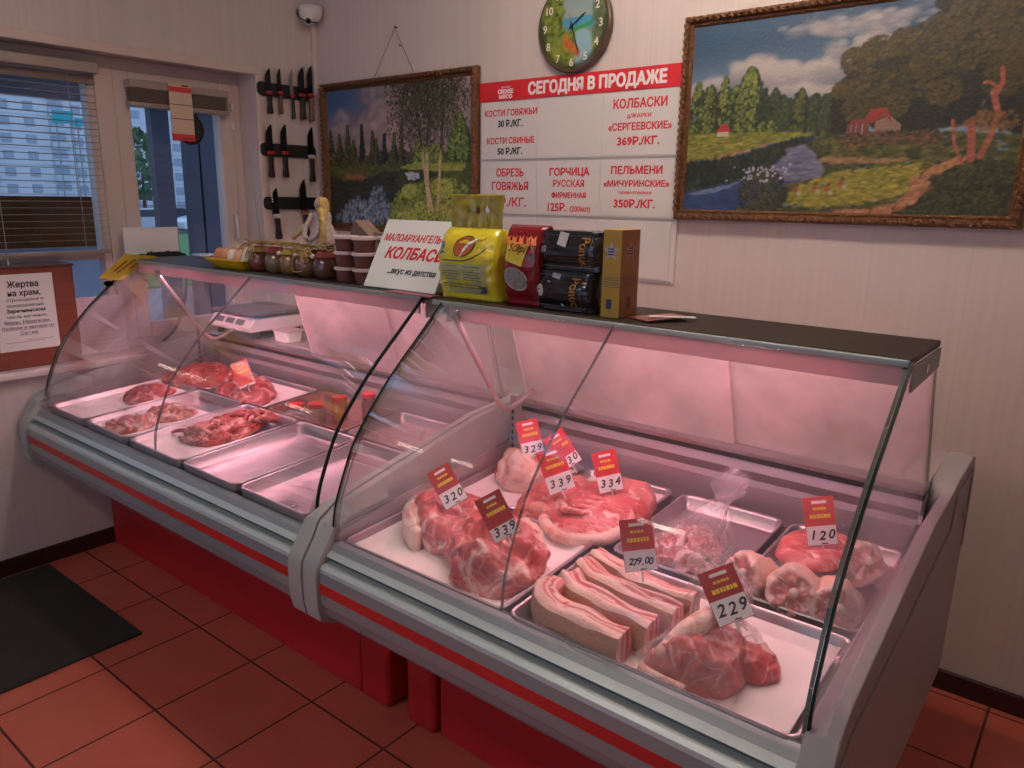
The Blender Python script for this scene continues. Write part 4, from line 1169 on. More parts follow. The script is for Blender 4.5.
# ------------------------------------------------------------------ trays
def tray(name, label, x0, x1, y0, y1, dz=0.0, group='steel trays', m=M_steel, dep=.034, liner=None):
    t = thing(name, label, 'tray', ((x0 + x1) / 2, (y0 + y1) / 2, dkz((y0 + y1) / 2, dz)), group=group)
    bm = B()
    def ring(ins, z, r):
        return [(p[0], p[1], dkz(p[1], dz) + z) for p in rrect(x0 + ins, x1 - ins, y0 + ins, y1 - ins, r, 5)]
    R = [ring(.004, .0005, .018), ring(.001, dep - .003, .024), ring(0, dep, .025), ring(.002, dep + .0025, .024), ring(.007, dep + .002, .020), ring(.010, dep - .003, .018),
         ring(.017, .006, .014), ring(.022, .0025, .012)]
    loft(bm, R)
    obj('pan', bm, m, t, smooth=True).modifiers.new('e', 'EDGE_SPLIT').split_angle = math.radians(50)
    if liner:
        lx0, lx1, ly0, ly1, lb = liner
        nx, ny = 26, 22
        L_ = bpy.data.objects
        bm = B()
        g = []
        for i in range(nx + 1):
            row = []
            for j in range(ny + 1):
                x = lx0 + (lx1 - lx0) * i / nx; y = ly0 + (ly1 - ly0) * j / ny
                z = .006 + .004 * noise.noise(Vector((x * 14, y * 14, 3))) + .0015 * noise.noise(Vector((x * 50, y * 50, 3)))
                for d in (x - (x0 + .02), (x1 - .02) - x, y - (y0 + .02), (y1 - .02) - y):
                    if d < .012: z = max(z, .006 + (.012 - d) * 1.4)
                row.append(bm.verts.new((x, y, dkz(y, dz) + z)))
            g.append(row)
        for i in range(nx):
            for j in range(ny):
                bm.faces.new((g[i][j], g[i + 1][j], g[i + 1][j + 1], g[i][j + 1]))
        o = obj('tray_liner', bm, M_liner, None, smooth=True)
        md = o.modifiers.new('s', 'SOLIDIFY'); md.thickness = .002; md.offset = 1
        tag(o, lb, 'paper liner', 'white paper liners in the trays')
    return t

R1 = -1.338
tray('steel_tray', 'large front tray at the left end of the right counter, under two pork joints', 1.765, 2.243, R1, -.995, liner=(1.785, 2.222, -1.318, -1.015, 'white paper liner under the two pork joints nearest the counter junction'))
tray('steel_tray', 'wide front tray of the right counter holding pork belly and a ham', 2.255, 2.812, R1 - .004, -1.035, liner=(2.36, 2.790, -1.320, -1.055, 'white paper liner under the bagged ham, right end of the right counter'))
tray('steel_tray', 'back tray under the pale pork piece priced 329', 1.765, 1.99, -.985, -.655, liner=(1.785, 1.97, -.965, -.675, 'white paper liner under the pork piece priced 329'))
tray('steel_tray', 'back tray under the two pork loins priced 339 and 334', 2.00, 2.262, -.985, -.655, liner=(2.02, 2.242, -.965, -.675, 'white paper liner under the pork loins priced 339 and 334'))
tray('steel_tray', 'half-empty back tray holding the clear bag of meat', 2.285, 2.548, -1.015, -.655)
tray('steel_tray', 'back tray full of pork knuckles at the right end', 2.562, 2.812, -1.015, -.655)
DL = .02
tray('steel_tray', 'leftmost front tray of the left counter, with a thin end of beef', .115, .39, -1.335, -.91, DL, liner=(.135, .37, -1.315, -.93, 'white paper liner in the leftmost front tray'))
tray('steel_tray', 'second front tray of the left counter, with two beef shanks', .405, .70, -1.335, -.91, DL, liner=(.425, .68, -1.315, -1.0, 'white paper liner under the two beef shanks'))
tray('steel_tray', 'third front tray of the left counter, with a heap of beef strips', .712, 1.025, -1.335, -.91, DL, liner=(.732, 1.005, -1.315, -1.06, 'white paper liner under the heap of beef strips'))
tray('steel_tray', 'empty fourth front tray of the left counter', 1.038, 1.318, -1.335, -.91, DL)
tray('steel_tray', 'empty front tray next to the counter junction', 1.330, 1.625, -1.335, -.91, DL)
tray('steel_tray', 'back tray under the large beef slab at the left end', .085, .42, -.90, -.655, DL, liner=(.105, .40, -.885, -.675, 'white paper liner under the large beef slab'))
tray('steel_tray', 'back tray with a bare paper beside the tagged beef mound', .432, .80, -.90, -.655, DL, liner=(.45, .78, -.885, -.675, 'white paper liner behind the tagged beef mound'))
tray('steel_tray', 'dark brown back tray that the red-lidded jars stand in', .815, 1.225, -.90, -.655, DL, m=mat('brown_enamel', (.22, .10, .085), .35))
tray('steel_tray', 'back tray of greyish mince next to the counter junction', 1.24, 1.625, -.90, -.655, DL)

# ------------------------------------------------------------------ meat
def meat_mat(name, lean, fat, amt=.5, scale=14, aniso=(1, 1, 1), skin=None, gloss=.28, dark=None):
    if name in MATS: return MATS[name]
    m = mat(name, lean, gloss, spec=.55)
    nt = m.node_tree; N = nt.nodes.new; L = nt.links.new
    b = nt.nodes['Principled BSDF']
    b.inputs['Subsurface Weight'].default_value = .06
    b.inputs['Subsurface Radius'].default_value = (.6, .2, .15)
    b.inputs['Subsurface Scale'].default_value = .008
    tc = N('ShaderNodeTexCoord'); mp = N('ShaderNodeMapping'); mp.inputs['Scale'].default_value = aniso; L(tc.outputs['Object'], mp.inputs[0])
    n1 = N('ShaderNodeTexNoise'); n1.inputs['Scale'].default_value = scale; n1.inputs['Detail'].default_value = 7; n1.inputs['Distortion'].default_value = 1.6; L(mp.outputs[0], n1.inputs['Vector'])
    r1 = N('ShaderNodeValToRGB')
    r1.color_ramp.elements[0].position = max(0, .62 - amt * .3); r1.color_ramp.elements[0].color = (0, 0, 0, 1)
    r1.color_ramp.elements[1].position = .68 - amt * .25; r1.color_ramp.elements[1].color = (1, 1, 1, 1)
    L(n1.outputs[0], r1.inputs[0])
    # muscle seams: voronoi cell edges
    nd = N('ShaderNodeTexNoise'); nd.inputs['Scale'].default_value = scale * .7; nd.inputs['Detail'].default_value = 3; L(mp.outputs[0], nd.inputs['Vector'])
    va = N('ShaderNodeVectorMath'); va.operation = 'MULTIPLY_ADD'; va.inputs[1].default_value = (.10, .10, .10); L(nd.outputs['Color'], va.inputs[0]); L(mp.outputs[0], va.inputs[2])
    vo = N('ShaderNodeTexVoronoi'); vo.feature = 'DISTANCE_TO_EDGE'; vo.inputs['Scale'].default_value = scale * 1.1; L(va.outputs[0], vo.inputs['Vector'])
    r2 = N('ShaderNodeMapRange'); r2.inputs[1].default_value = 0; r2.inputs[2].default_value = .035; r2.inputs[3].default_value = .42; r2.inputs[4].default_value = 0; L(vo.outputs['Distance'], r2.inputs[0])
    mxm = N('ShaderNodeMath'); mxm.operation = 'MAXIMUM'; L(r1.outputs[0], mxm.inputs[0]); L(r2.outputs[0], mxm.inputs[1])
    n2 = N('ShaderNodeTexNoise'); n2.inputs['Scale'].default_value = 55; n2.inputs['Detail'].default_value = 5; L(mp.outputs[0], n2.inputs['Vector'])
    c0 = N('ShaderNodeMix'); c0.data_type = 'RGBA'; dk = dark or [c * .6 for c in lean]
    c0.inputs[6].default_value = (*dk, 1); c0.inputs[7].default_value = (*[min(1, c * 1.25) for c in lean], 1); L(n2.outputs[0], c0.inputs[0])
    n3 = N('ShaderNodeTexNoise'); n3.inputs['Scale'].default_value = scale * .55; n3.inputs['Detail'].default_value = 2; n3.inputs['Distortion'].default_value = .8; L(mp.outputs[0], n3.inputs['Vector'])
    r3 = N('ShaderNodeMapRange'); r3.inputs[1].default_value = .46; r3.inputs[2].default_value = .62; r3.inputs[3].default_value = 0; r3.inputs[4].default_value = .55; L(n3.outputs[0], r3.inputs[0])
    c00 = N('ShaderNodeMix'); c00.data_type = 'RGBA'; c00.inputs[7].default_value = (*[lean[i] * .55 + fat[i] * .45 for i in range(3)], 1); L(r3.outputs[0], c00.inputs[0]); L(c0.outputs[2], c00.inputs[6])
    c0 = c00
    c1 = N('ShaderNodeMix'); c1.data_type = 'RGBA'; c1.inputs[7].default_value = (*fat, 1); L(mxm.outputs[0], c1.inputs[0]); L(c0.outputs[2], c1.inputs[6])
    L(c1.outputs[2], b.inputs['Base Color'])
    ad = N('ShaderNodeMath'); ad.operation = 'ADD'; L(n2.outputs[0], ad.inputs[0]); L(n1.outputs[0], ad.inputs[1])
    bp = N('ShaderNodeBump'); bp.inputs['Strength'].default_value = .8; bp.inputs['Distance'].default_value = .005; L(ad.outputs[0], bp.inputs['Height']); L(bp.outputs[0], b.inputs['Normal'])
    return m

def cut_bm(outline, h, seed, dz=0.0, fold=.010, fscale=22, power=2.4, ridge=0.0, lift=.004, prof=None, n1=7, rings=34, tilt=(0, 0)):
    P = catmull([(x, y, 0) for x, y in outline], n1, closed=True)
    cx = sum(p.x for p in P) / len(P); cy = sum(p.y for p in P) / len(P)
    bm = B(); R = []
    def pt(p, s, z):
        x = cx + (p.x - cx) * s; y = cy + (p.y - cy) * s
        return Vector((x, y, dkz(y, dz) + z))
    body = []
    for k in range(rings + 1):
        a = k / rings
        if a < .18:
            s = .90 + .10 * math.sin(a / .18 * math.pi / 2); zz = lift + h * .22 * a / .18
        else:
            b_ = (a - .18) / .82
            s = math.cos(b_ * math.pi / 2) ** (2 / power) if b_ < 1 else 0.0
            zz = lift + h * (.22 + .78 * math.sin(b_ * math.pi / 2) ** .9)
        ring = []
        for p in P:
            v = pt(p, max(s, .001), zz)
            q = Vector((v.x * fscale, v.y * fscale, v.z * fscale * .8 + seed * 3.1))
            d = noise.fractal(q, 1.0, 2.0, 4) * fold
            if ridge:
                d -= ridge * (1 - abs(noise.noise(q * 1.3 + Vector((5, 2, seed))) * 2)) ** 3
            fade = min(1, a / .10)
            nrm = Vector((p.x - cx, p.y - cy, 0)).normalized() * (1 - a) + Vector((0, 0, 1)) * (a ** .5)
            nrm.normalize()
            v += nrm * d * fade + Vector((0, 0, (v.x - cx) * tilt[0] + (v.y - cy) * tilt[1])) * fade * min(1, zz / h)
            v.z = max(v.z, dkz(v.y, dz) + lift * .9)
            ring.append(v)
        R.append(ring)
    loft(bm, R, True, True)
    return bm

M_pork = meat_mat('pork_meat', (.56, .085, .085), (.86, .54, .48), .24, 11)
M_porkfat = meat_mat('pork_fat_skin', (.74, .36, .30), (.86, .64, .55), .75, 9)
M_loin = meat_mat('pork_loin', (.64, .12, .12), (.86, .54, .48), .18, 12, aniso=(1, 2, 1))
M_beef = meat_mat('beef_meat', (.44, .04, .035), (.74, .34, .30), .18, 16, dark=(.22, .02, .02))
M_shank = meat_mat('beef_shank', (.48, .075, .055), (.78, .50, .40), .45, 16, dark=(.26, .04, .03))
M_bone = mat('bone', (.80, .68, .58), .45, noise_amt=.15, nscale=30)

def cut(name, label, outline, h, seed, m, cat='meat', group=None, **k):
    o = obj(name, cut_bm(outline, h, seed, **k), m, None, smooth=True)
    # give it its own origin
    c = sum((v.co for v in o.data.vertices), Vector()) / len(o.data.vertices)
    c.z = min(v.co.z for v in o.data.vertices)
    o.data.transform(Matrix.Translation(-c)); o.location = c
    tag(o, label, cat, group)
    return o

def add_part(name, bm, m, parent, smooth=False, label=None):
    o = obj(name, bm, m, parent, smooth=smooth)
    if label: o['label'] = label
    return o

# right counter
neck = cut('pork_joint', 'pale-rimmed pork joint under the dark red tag priced 320', [(1.801, -1.157), (1.760, -1.075), (1.785, -1.025), (1.865, -1.012), (1.940, -1.035), (2.010, -1.110), (2.015, -1.190), (1.980, -1.225), (1.905, -1.230)], .074, 3, M_pork, ridge=.007, fold=.026, fscale=13)
bm = B(); loft(bm, [[(v.x, v.y, dkz(v.y) + z) for v in catmull([(x, y, 0) for x, y in [(1.79, -1.165), (1.757, -1.09), (1.775, -1.03), (1.80, -1.04), (1.79, -1.09), (1.83, -1.16), (1.90, -1.21), (1.90, -1.24), (1.84, -1.215)]], 6, closed=True)] for z in (.005, .030, .050, .058)])
add_part('fat_layer', bm, M_porkfat, neck, smooth=True)
sh = cut('pork_shoulder', 'large raw pork shoulder with veined face, nearest the front glass seam', [(1.985, -1.210), (1.955, -1.115), (2.005, -1.050), (2.100, -1.060), (2.205, -1.120), (2.225, -1.195), (2.215, -1.262), (2.175, -1.298), (2.100, -1.300), (2.040, -1.272)], .092, 9, M_pork, ridge=.012, fold=.032, fscale=13, tilt=(-.10, .05))
pk = cut('pork_piece', 'pale fatty pork piece priced 329 at the back left', [(1.800, -.820), (1.785, -.74), (1.81, -.680), (1.865, -.670), (1.940, -.735), (1.955, -.830), (1.900, -.862), (1.84, -.858)], .088, 14, M_porkfat, ridge=.006, fold=.024, fscale=13)
bm = cut_bm([(1.785, -.80), (1.775, -.76), (1.80, -.735), (1.84, -.76), (1.85, -.81), (1.82, -.83)], .055, 15, fold=.012)
add_part('lean_face', bm, M_pork, pk, smooth=True)
loin = cut('pork_loin', 'pork loin with a round cut face under the two tags priced 339', [(2.00, -.985), (1.965, -.93), (1.965, -.82), (2.01, -.745), (2.075, -.75), (2.125, -.86), (2.12, -.95), (2.07, -.99)], .075, 21, M_loin, ridge=.006, fold=.010)
bm = B(); c = Vector((2.052, -.985, dkz(-.985) + .035))
pr = [(0, .010), (.020, .011), (.038, .008), (.044, 0), (.044, -.03), (0, -.03)]
lathe(bm, pr, 28); xf(bm, Matrix.Translation(c) @ Vector((.35, -1, .25)).to_track_quat('Z', 'Y').to_matrix().to_4x4() @ Matrix.Diagonal((1.25, .8, 1, 1)))
add_part('cut_face', bm, meat_mat('loin_face', (.62, .15, .12), (.84, .55, .46), .15, 30), loin, smooth=True)
# rib rack with arched rib side, fat edge
rib = cut('pork_rib_rack', 'rib rack of pork priced 334 with a pale fat rim', [(2.045, -.905), (2.060, -.81), (2.120, -.725), (2.205, -.690), (2.262, -.755), (2.275, -.870), (2.245, -.965), (2.165, -1.005), (2.090, -.985)], .075, 27, M_loin, ridge=.004, fold=.008, tilt=(0, .10))
bm = tube(B(), catmull([(2.052, -.89, dkz(-.9) + .055), (2.085, -.985, dkz(-.98) + .032), (2.165, -1.012, dkz(-1.01) + .026), (2.245, -.975, dkz(-.97) + .030), (2.278, -.88, dkz(-.88) + .042)], 7), [.010] + [.016] * 27 + [.009], 12)
add_part('fat_rim', bm, M_porkfat, rib, smooth=True)
for k in range(7):
    a = k / 6
    pts = []
    for q in range(6):
        t_ = q / 5
        x = 2.095 + .04 * a + (.125 - .04 * a) * t_; y = -.935 + .14 * a + (.060 - .02 * a) * t_ - .05 * math.sin(math.pi * t_) * (1 - a * .4)
        pts.append((x, y, dkz(y) + .070 + .008 * a - .022 * abs(t_ - .45) * 2))
    add_part('rib', tube(B(), catmull(pts, 5), .0075, 8), meat_mat('rib_meat', (.74, .22, .21), (.88, .58, .52), .3, 30), rib, smooth=True)

def film(name, label, outline, h, seed, dz=0, neck_pts=None, group=None):
    t = thing(name, label, 'plastic bag', (sum(p[0] for p in outline) / len(outline), sum(p[1] for p in outline) / len(outline), .62), group=group)
    obj('bag_film', cut_bm(outline, h, seed, dz=dz, fold=.012, fscale=34, ridge=.014, lift=.003), M_film, t, smooth=True)
    if neck_pts:
        pts = catmull(neck_pts, 8); n = len(pts)
        bm = B(); rings = []
        for i, p in enumerate(pts):
            a = i / (n - 1)
            r = .034 * (1 - a) + .010 if a < .5 else .010 + .05 * (a - .5) * 1.3
            if a < .5: r = .027 + .03 * (.5 - a) * 2 * 1.2 - .004
            ring = []
            for k in range(40):
                th = 2 * math.pi * k / 40
                rr = r * (1 + .28 * math.sin(th * 7 + a * 3) * noise.noise(Vector((th, a * 4, seed))) * 2 + .12 * math.sin(th * 11))
                ring.append((p.x + rr * math.cos(th), p.y + rr * math.sin(th) * .7, p.z + rr * math.sin(th) * .6))
            rings.append(ring)
        loft(bm, rings, False, False)
        obj('twisted_neck', bm, M_film, t, smooth=True)
    return t

cut('meat_offcuts', 'pinkish meat pieces inside the knotted clear bag', [(2.349, -.945), (2.340, -.865), (2.385, -.80), (2.440, -.80), (2.490, -.86), (2.490, -.945), (2.440, -.980), (2.385, -.98)], .050, 31, meat_mat('bag_meat', (.50, .10, .10), (.86, .66, .64), .5, 28), ridge=.016, fold=.014, fscale=36)
film('plastic_bag', 'crumpled clear bag with an upright neck in the half-empty tray', [(2.330, -.955), (2.322, -.86), (2.375, -.785), (2.45, -.78), (2.505, -.85), (2.508, -.955), (2.45, -1.0), (2.375, -.998)], .070, 33, neck_pts=[(2.43, -.87, .68), (2.44, -.83, .715), (2.45, -.80, .745), (2.455, -.78, .775)])

hm = cut('pork_ham', 'pork leg piece in a clear bag under the tag priced 229', [(2.535, -1.305), (2.548, -1.225), (2.570, -1.150), (2.615, -1.118), (2.668, -1.145), (2.678, -1.20), (2.688, -1.268), (2.662, -1.308), (2.622, -1.318), (2.575, -1.312)], .066, 41, M_pork, ridge=.007, fold=.022, fscale=13)
bm = tube(B(), catmull([(2.555, -1.298, .632), (2.578, -1.25, .662), (2.600, -1.20, .680), (2.612, -1.165, .676)], 8), [.010, .012, .013, .014, .015, .016, .017, .018, .019, .020, .020, .020, .020, .020, .020, .019, .018, .017, .016, .015, .014, .012, .010, .008, .006], 14)
add_part('shank_end', cut_bm([(2.660, -1.215), (2.655, -1.165), (2.685, -1.140), (2.722, -1.160), (2.728, -1.200), (2.700, -1.225)], .045, 44, fold=.012), M_pork, hm, smooth=True)
add_part('sinew_edge', tube(B(), catmull([(2.535, -1.315, .615), (2.575, -1.327, .618), (2.625, -1.33, .620)], 6), .008, 10), M_porkfat, hm, smooth=True)
add_part('tendon', bm, M_porkfat, hm, smooth=True)
film('plastic_bag', 'clear film bag wrapped over the pork leg piece', [(2.525, -1.312), (2.538, -1.225), (2.560, -1.135), (2.612, -1.095), (2.680, -1.135), (2.690, -1.20), (2.700, -1.272), (2.67, -1.322), (2.62, -1.328), (2.565, -1.322)], .088, 43, neck_pts=[(2.60, -1.15, .69), (2.575, -1.11, .725), (2.555, -1.08, .745), (2.54, -1.06, .765)])

# belly slabs: bent bars with skin on the front, streaked top
def belly(label, path, wd_, h, seed, kick=0):
    C_ = catmull([(x, y, 0) for x, y in path], 9)
    n = len(C_)
    na, nh = 12, 8
    bm = B(); cl = bm.verts.layers.float_color.new('Col')
    def colr(s, a, zt, kind):
        q = noise.noise(Vector((s * 9, a * 2.5, seed))) * .10 + noise.noise(Vector((s * 40, a * 8, seed + 4))) * .05
        b_ = a + q
        fat, lean, skin = (.84, .58, .50), (.60, .13, .13), (.52, .31, .21)
        if kind == 'skin':
            t_ = .5 + .5 * noise.noise(Vector((s * 14, zt * 10, seed)))
            return tuple(skin[i] * (.85 + .2 * t_) + (.06 if i == 0 else 0) * t_ for i in range(3))
        if b_ < .10: return (.80, .56, .46)
        if b_ < .34: return fat
        if b_ < .44: return lean
        if b_ < .56: return (.84, .54, .48)
        if b_ < .70: return (.56, .10, .10)
        if b_ < .78: return fat
        return (.70, .26, .24)
    G = []
    L_ = 0
    for i, p in enumerate(C_):
        a_ = C_[max(i - 1, 0)]; b_ = C_[min(i + 1, n - 1)]
        t_ = (b_ - a_).normalized(); nn = Vector((-t_.y, t_.x, 0))
        if i: L_ += (p - C_[i - 1]).length
        G.append((p, nn, L_))
    def P_(i, a, zf):
        p, nn, s = G[i]
        bulge = .006 * math.sin(zf * math.pi) * (-1 if a < .5 else .5)
        wob = .006 * noise.noise(Vector((s * 18, a * 2, seed)))
        hh = h * (1 + .13 * noise.noise(Vector((s * 13, a * 3, seed + 9)))) - .006 * (abs(a - .5) * 2) ** 4
        q = p + nn * (wd_ * a + bulge + wob)
        return Vector((q.x, q.y, dkz(q.y) + .005 + hh * zf)), s
    def sheet(U, V, fn, kind):
        g = [[None] * (V + 1) for _ in range(U + 1)]
        for i in range(U + 1):
            for j in range(V + 1):
                (co, s), a, zf = fn(i, j)
                v = bm.verts.new(co); v[cl] = (*colr(s, a, zf, kind), 1); g[i][j] = v
        for i in range(U):
            for j in range(V):
                bm.faces.new((g[i][j], g[i + 1][j], g[i + 1][j + 1], g[i][j + 1]))
    sheet(n - 1, na, lambda i, j: (P_(i, j / na, 1), j / na, 1), 'top')
    sheet(n - 1, na, lambda i, j: (P_(i, j / na, 0), j / na, 0), 'top')
    sheet(n - 1, nh, lambda i, j: (P_(i, 0, j / nh), 0, j / nh), 'skin')
    sheet(n - 1, nh, lambda i, j: (P_(i, 1, j / nh), .9, j / nh), 'top')
    sheet(na, nh, lambda i, j: (P_(0, i / na, j / nh), i / na, j / nh), 'top')
    sheet(na, nh, lambda i, j: (P_(n - 1, i / na, j / nh), i / na, j / nh), 'top')
    o = obj('pork_belly_slab', bm, vcol_mat('pork_belly', rough=.33, bump=.35, sss=.1), None, smooth=True)
    tag(o, label, 'meat', 'pork belly slabs')
    return o
belly('front pork belly slab, nearest the glass, skin side outwards', [(2.262, -1.225), (2.272, -1.272), (2.305, -1.303), (2.365, -1.318), (2.43, -1.322), (2.492, -1.322)], .048, .064, 1)
belly('second pork belly slab from the glass, curving behind the front one', [(2.285, -1.205), (2.33, -1.235), (2.39, -1.252), (2.45, -1.258), (2.515, -1.262)], .046, .066, 2)
belly('third pork belly slab from the glass', [(2.285, -1.15), (2.34, -1.178), (2.41, -1.192), (2.47, -1.198), (2.535, -1.200)], .040, .068, 3)
belly('rearmost pork belly slab, behind the 279 tag', [(2.285, -1.098), (2.34, -1.118), (2.41, -1.132), (2.47, -1.138), (2.540, -1.140)], .038, .064, 4)

# pork knuckles with round cut faces
def knuckle(label, c, d, r, L_, seed, sq=1.0):
    d = Vector(d).normalized(); c = Vector(c)
    bm = B(); cl = bm.verts.layers.float_color.new('Col')
    Mq = d.to_track_quat('Z', 'Y').to_matrix()
    n = 56; rings = []
    prof = [(0, .15), (0, .3), (.0, .45), (0, .6), (.003, .72), (.002, .84), (0, .92), (-.006, 1.0), (-.018, 1.05), (-.04, 1.06), (-.065, 1.02), (-.09, .95), (-.115, .86), (-.14, .74), (-.155, .5), (-.16, .2)]
    for z, s in prof:
        ring = []
        for k in range(n):
            th = 2 * math.pi * k / n
            w_ = 1 + .16 * noise.noise(Vector((math.cos(th) * 1.2, math.sin(th) * 1.2, seed))) 
            rr = r * s * w_
            zz = z * (L_ / .16) if z < 0 else z
            if z >= 0: zz += .011 * noise.noise(Vector((rr * 60 * math.cos(th), rr * 60 * math.sin(th), seed))) + .006 * noise.noise(Vector((rr * 150 * math.cos(th), rr * 150 * math.sin(th), seed)))
            else: rr += .008 * noise.noise(Vector((th * 2, z * 40, seed)))
            v = bm.verts.new(c + Mq @ Vector((rr * math.cos(th), rr * math.sin(th) * sq, zz)))
            q = noise.noise(Vector((s * 7 * math.cos(th), s * 7 * math.sin(th), seed + 3)))
            if z < -.001 or s > .93: col = (.80 + .05 * q, .56 + .08 * q, .44 + .08 * q)
            elif s > .80 + .12 * q: col = (.88, .68, .60)
            elif q > .22: col = (.90, .68, .62)
            else: col = (.72 + .1 * q, .27 + .25 * abs(q), .24 + .25 * abs(q))
            v[cl] = (*col, 1)
            ring.append(v)
        rings.append(ring)
    for a, b_ in zip(rings, rings[1:]):
        for k in range(n):
            bm.faces.new((a[k], a[(k + 1) % n], b_[(k + 1) % n], b_[k]))
    bm.faces.new(rings[0]); bm.faces.new(rings[-1][::-1])
    o = obj('pork_knuckle', bm, vcol_mat('pork_knuckle', rough=.36, bump=.4, sss=.12), None, smooth=True)
    tag(o, label, 'meat', 'pork knuckles in the right end tray')
    bm = lathe(B(), [(0, .008), (.007, .007), (.009, .002), (.0085, -.01), (0, -.01)], 14); xf(bm, Matrix.Translation(c + d * .004) @ Mq.to_4x4() @ Matrix.Translation((.006, .004, 0)))
    add_part('bone', bm, M_bone, o, smooth=True)
    return o
knuckle('pork knuckle at the left end of its tray, beside the clear bag', (2.573, -.985, .672), (-.35, -.9, .35), .044, .11, 1)
knuckle('round-faced pork knuckle in the middle of the right end tray', (2.678, -1.000, .672), (.1, -1, .35), .050, .12, 2)
knuckle('pork knuckle behind the side glass, nearest the right end', (2.758, -.985, .662), (.45, -.9, .25), .050, .12, 3)
knuckle('pork knuckle lying at the back right corner of the tray', (2.760, -.80, .685), (.5, -.5, .5), .042, .09, 4)
tp = cut('pork_steak', 'bright pink pork slice lying on top of the knuckles under a tag', [(2.600, -.875), (2.595, -.79), (2.640, -.73), (2.71, -.74), (2.735, -.83), (2.70, -.895), (2.645, -.905)], .030, 52, M_loin, dz=.055, fold=.008)

# left counter
cut('beef_slab', 'thin end of beef reaching into the leftmost front tray', [(.205, -1.115), (.135, -1.055), (.130, -.97), (.19, -.925), (.290, -.945), (.320, -1.045), (.290, -1.120)], .040, 61, M_beef, dz=DL, ridge=.012, fold=.010, fscale=30, group=None)
cut('beef_slab', 'large beef slab at the back left end of the counter', [(.115, -.915), (.105, -.80), (.105, -.70), (.215, -.675), (.340, -.70), (.372, -.80), (.345, -.890), (.24, -.93)], .070, 62, M_beef, dz=DL, ridge=.014, fold=.014, fscale=26)
cut('beef_shank', 'beef shank with pale sinews at the front of the second tray', [(.445, -1.285), (.435, -1.20), (.47, -1.145), (.552, -1.150), (.608, -1.225), (.585, -1.295), (.51, -1.305)], .032, 63, M_shank, dz=DL, ridge=.008, fold=.010, fscale=34)
cut('beef_shank', 'beef shank behind the other one in the second tray', [(.455, -1.145), (.435, -1.06), (.49, -1.015), (.573, -1.02), (.612, -1.08), (.575, -1.155), (.51, -1.165)], .036, 64, M_shank, dz=DL, ridge=.008, fold=.010, fscale=34)
cut('beef_mound', 'rounded beef mound with a red tag stuck in it', [(.470, -.885), (.455, -.79), (.49, -.715), (.585, -.710), (.685, -.775), (.715, -.865), (.66, -.905), (.56, -.91)], .070, 65, M_beef, dz=DL, ridge=.008, fold=.012, fscale=24)
# heap of beef strips: a mound with many rope-like strips
hs = thing('beef_strips', 'heap of red beef strips in the third front tray', 'meat', (.80, -1.02, dkz(-1.02, DL)))
obj('heap', cut_bm([(.772, -1.19), (.742, -1.10), (.745, -.99), (.765, -.93), (.86, -.925), (.925, -1.00), (.955, -1.10), (.925, -1.19), (.85, -1.215)], .042, 66, dz=DL, ridge=.012, fold=.012, fscale=36), M_beef, hs, smooth=True)
rnd = random.Random(5)
for k in range(26):
    x = .775 + rnd.random() * .14; y = -1.18 + rnd.random() * .25
    a = rnd.random() * 3.14; L_ = .03 + rnd.random() * .03
    r_ = .006 + rnd.random() * .004
    hgt = dkz(y, DL) + .040 - 2.2 * ((x - .85) ** 2) - .5 * (y + 1.05) ** 2 + .006 * rnd.random()
    pts = [(x - L_ * math.cos(a), y - L_ * math.sin(a), hgt - .010), (x - .4 * L_ * math.cos(a + .5), y - .4 * L_ * math.sin(a + .5), hgt + .004), (x + .4 * L_ * math.cos(a - .4), y + .4 * L_ * math.sin(a - .4), hgt + .002), (x + L_ * math.cos(a), y + L_ * math.sin(a), hgt - .010)]
    c_ = catmull(pts, 5)
    obj('strip', tube(B(), c_, [r_ * (.5 + .6 * math.sin(math.pi * (i + 1) / (len(c_) + 1))) for i in range(len(c_))], 8), M_beef, hs, smooth=True)
cut('minced_meat', 'greyish mince spread in the back tray by the junction', [(1.27, -.88), (1.265, -.76), (1.30, -.69), (1.42, -.685), (1.52, -.70), (1.56, -.80), (1.54, -.87), (1.40, -.885)], .022, 67, meat_mat('mince', (.40, .22, .20), (.62, .44, .42), .5, 60), dz=DL, fold=.006, fscale=60)
o = obj('spilled_liquor', bx(.84, 1.20, -.885, -.68, dkz(-.88, DL) + .003, dkz(-.88, DL) + .012), mat('brown_marinade', (.20, .07, .06), .2), None); tag(o, 'brown marinade lying in the jar tray', 'marinade', kind='stuff')

# jars with red lids
def jar(label, x, y, r, h, dz, body, tint):
    z = dkz(y, DL) + .006
    t = thing('glass_jar', label, 'jar', (x, y, z), group='red-lidded jars in the left counter')
    obj('jar_body', lathe(B(), [(0, 0), (r * .9, 0), (r, .006), (r, h * .72), (r * .82, h * .84), (r * .80, h), (0, h)], 28, (x, y, z)), mat('jar_' + body, tint, .12, coat=.6), t, smooth=True)
    obj('lid', lathe(B(), [(0, h - .002), (r * .90, h - .002), (r * .92, h + .012), (r * .80, h + .014), (0, h + .013)], 28, (x, y, z)), mat('lid_red', (.62, .02, .03), .3), t, smooth=True).modifiers.new('e', 'EDGE_SPLIT')
jar('red-lidded jar of pale preserve, leftmost of the four', .945, -.865, .031, .048, 0, 'pale', (.40, .34, .24))
jar('red-lidded jar half hidden behind the clear pouch', 1.010, -.830, .031, .052, 0, 'tan', (.42, .30, .17))
jar('tall red-lidded jar of golden liquid', 1.062, -.775, .029, .070, 0, 'gold', (.40, .20, .04))
jar('dark red-lidded jar nearest the counter junction', 1.150, -.720, .026, .082, 0, 'brown', (.14, .03, .02))
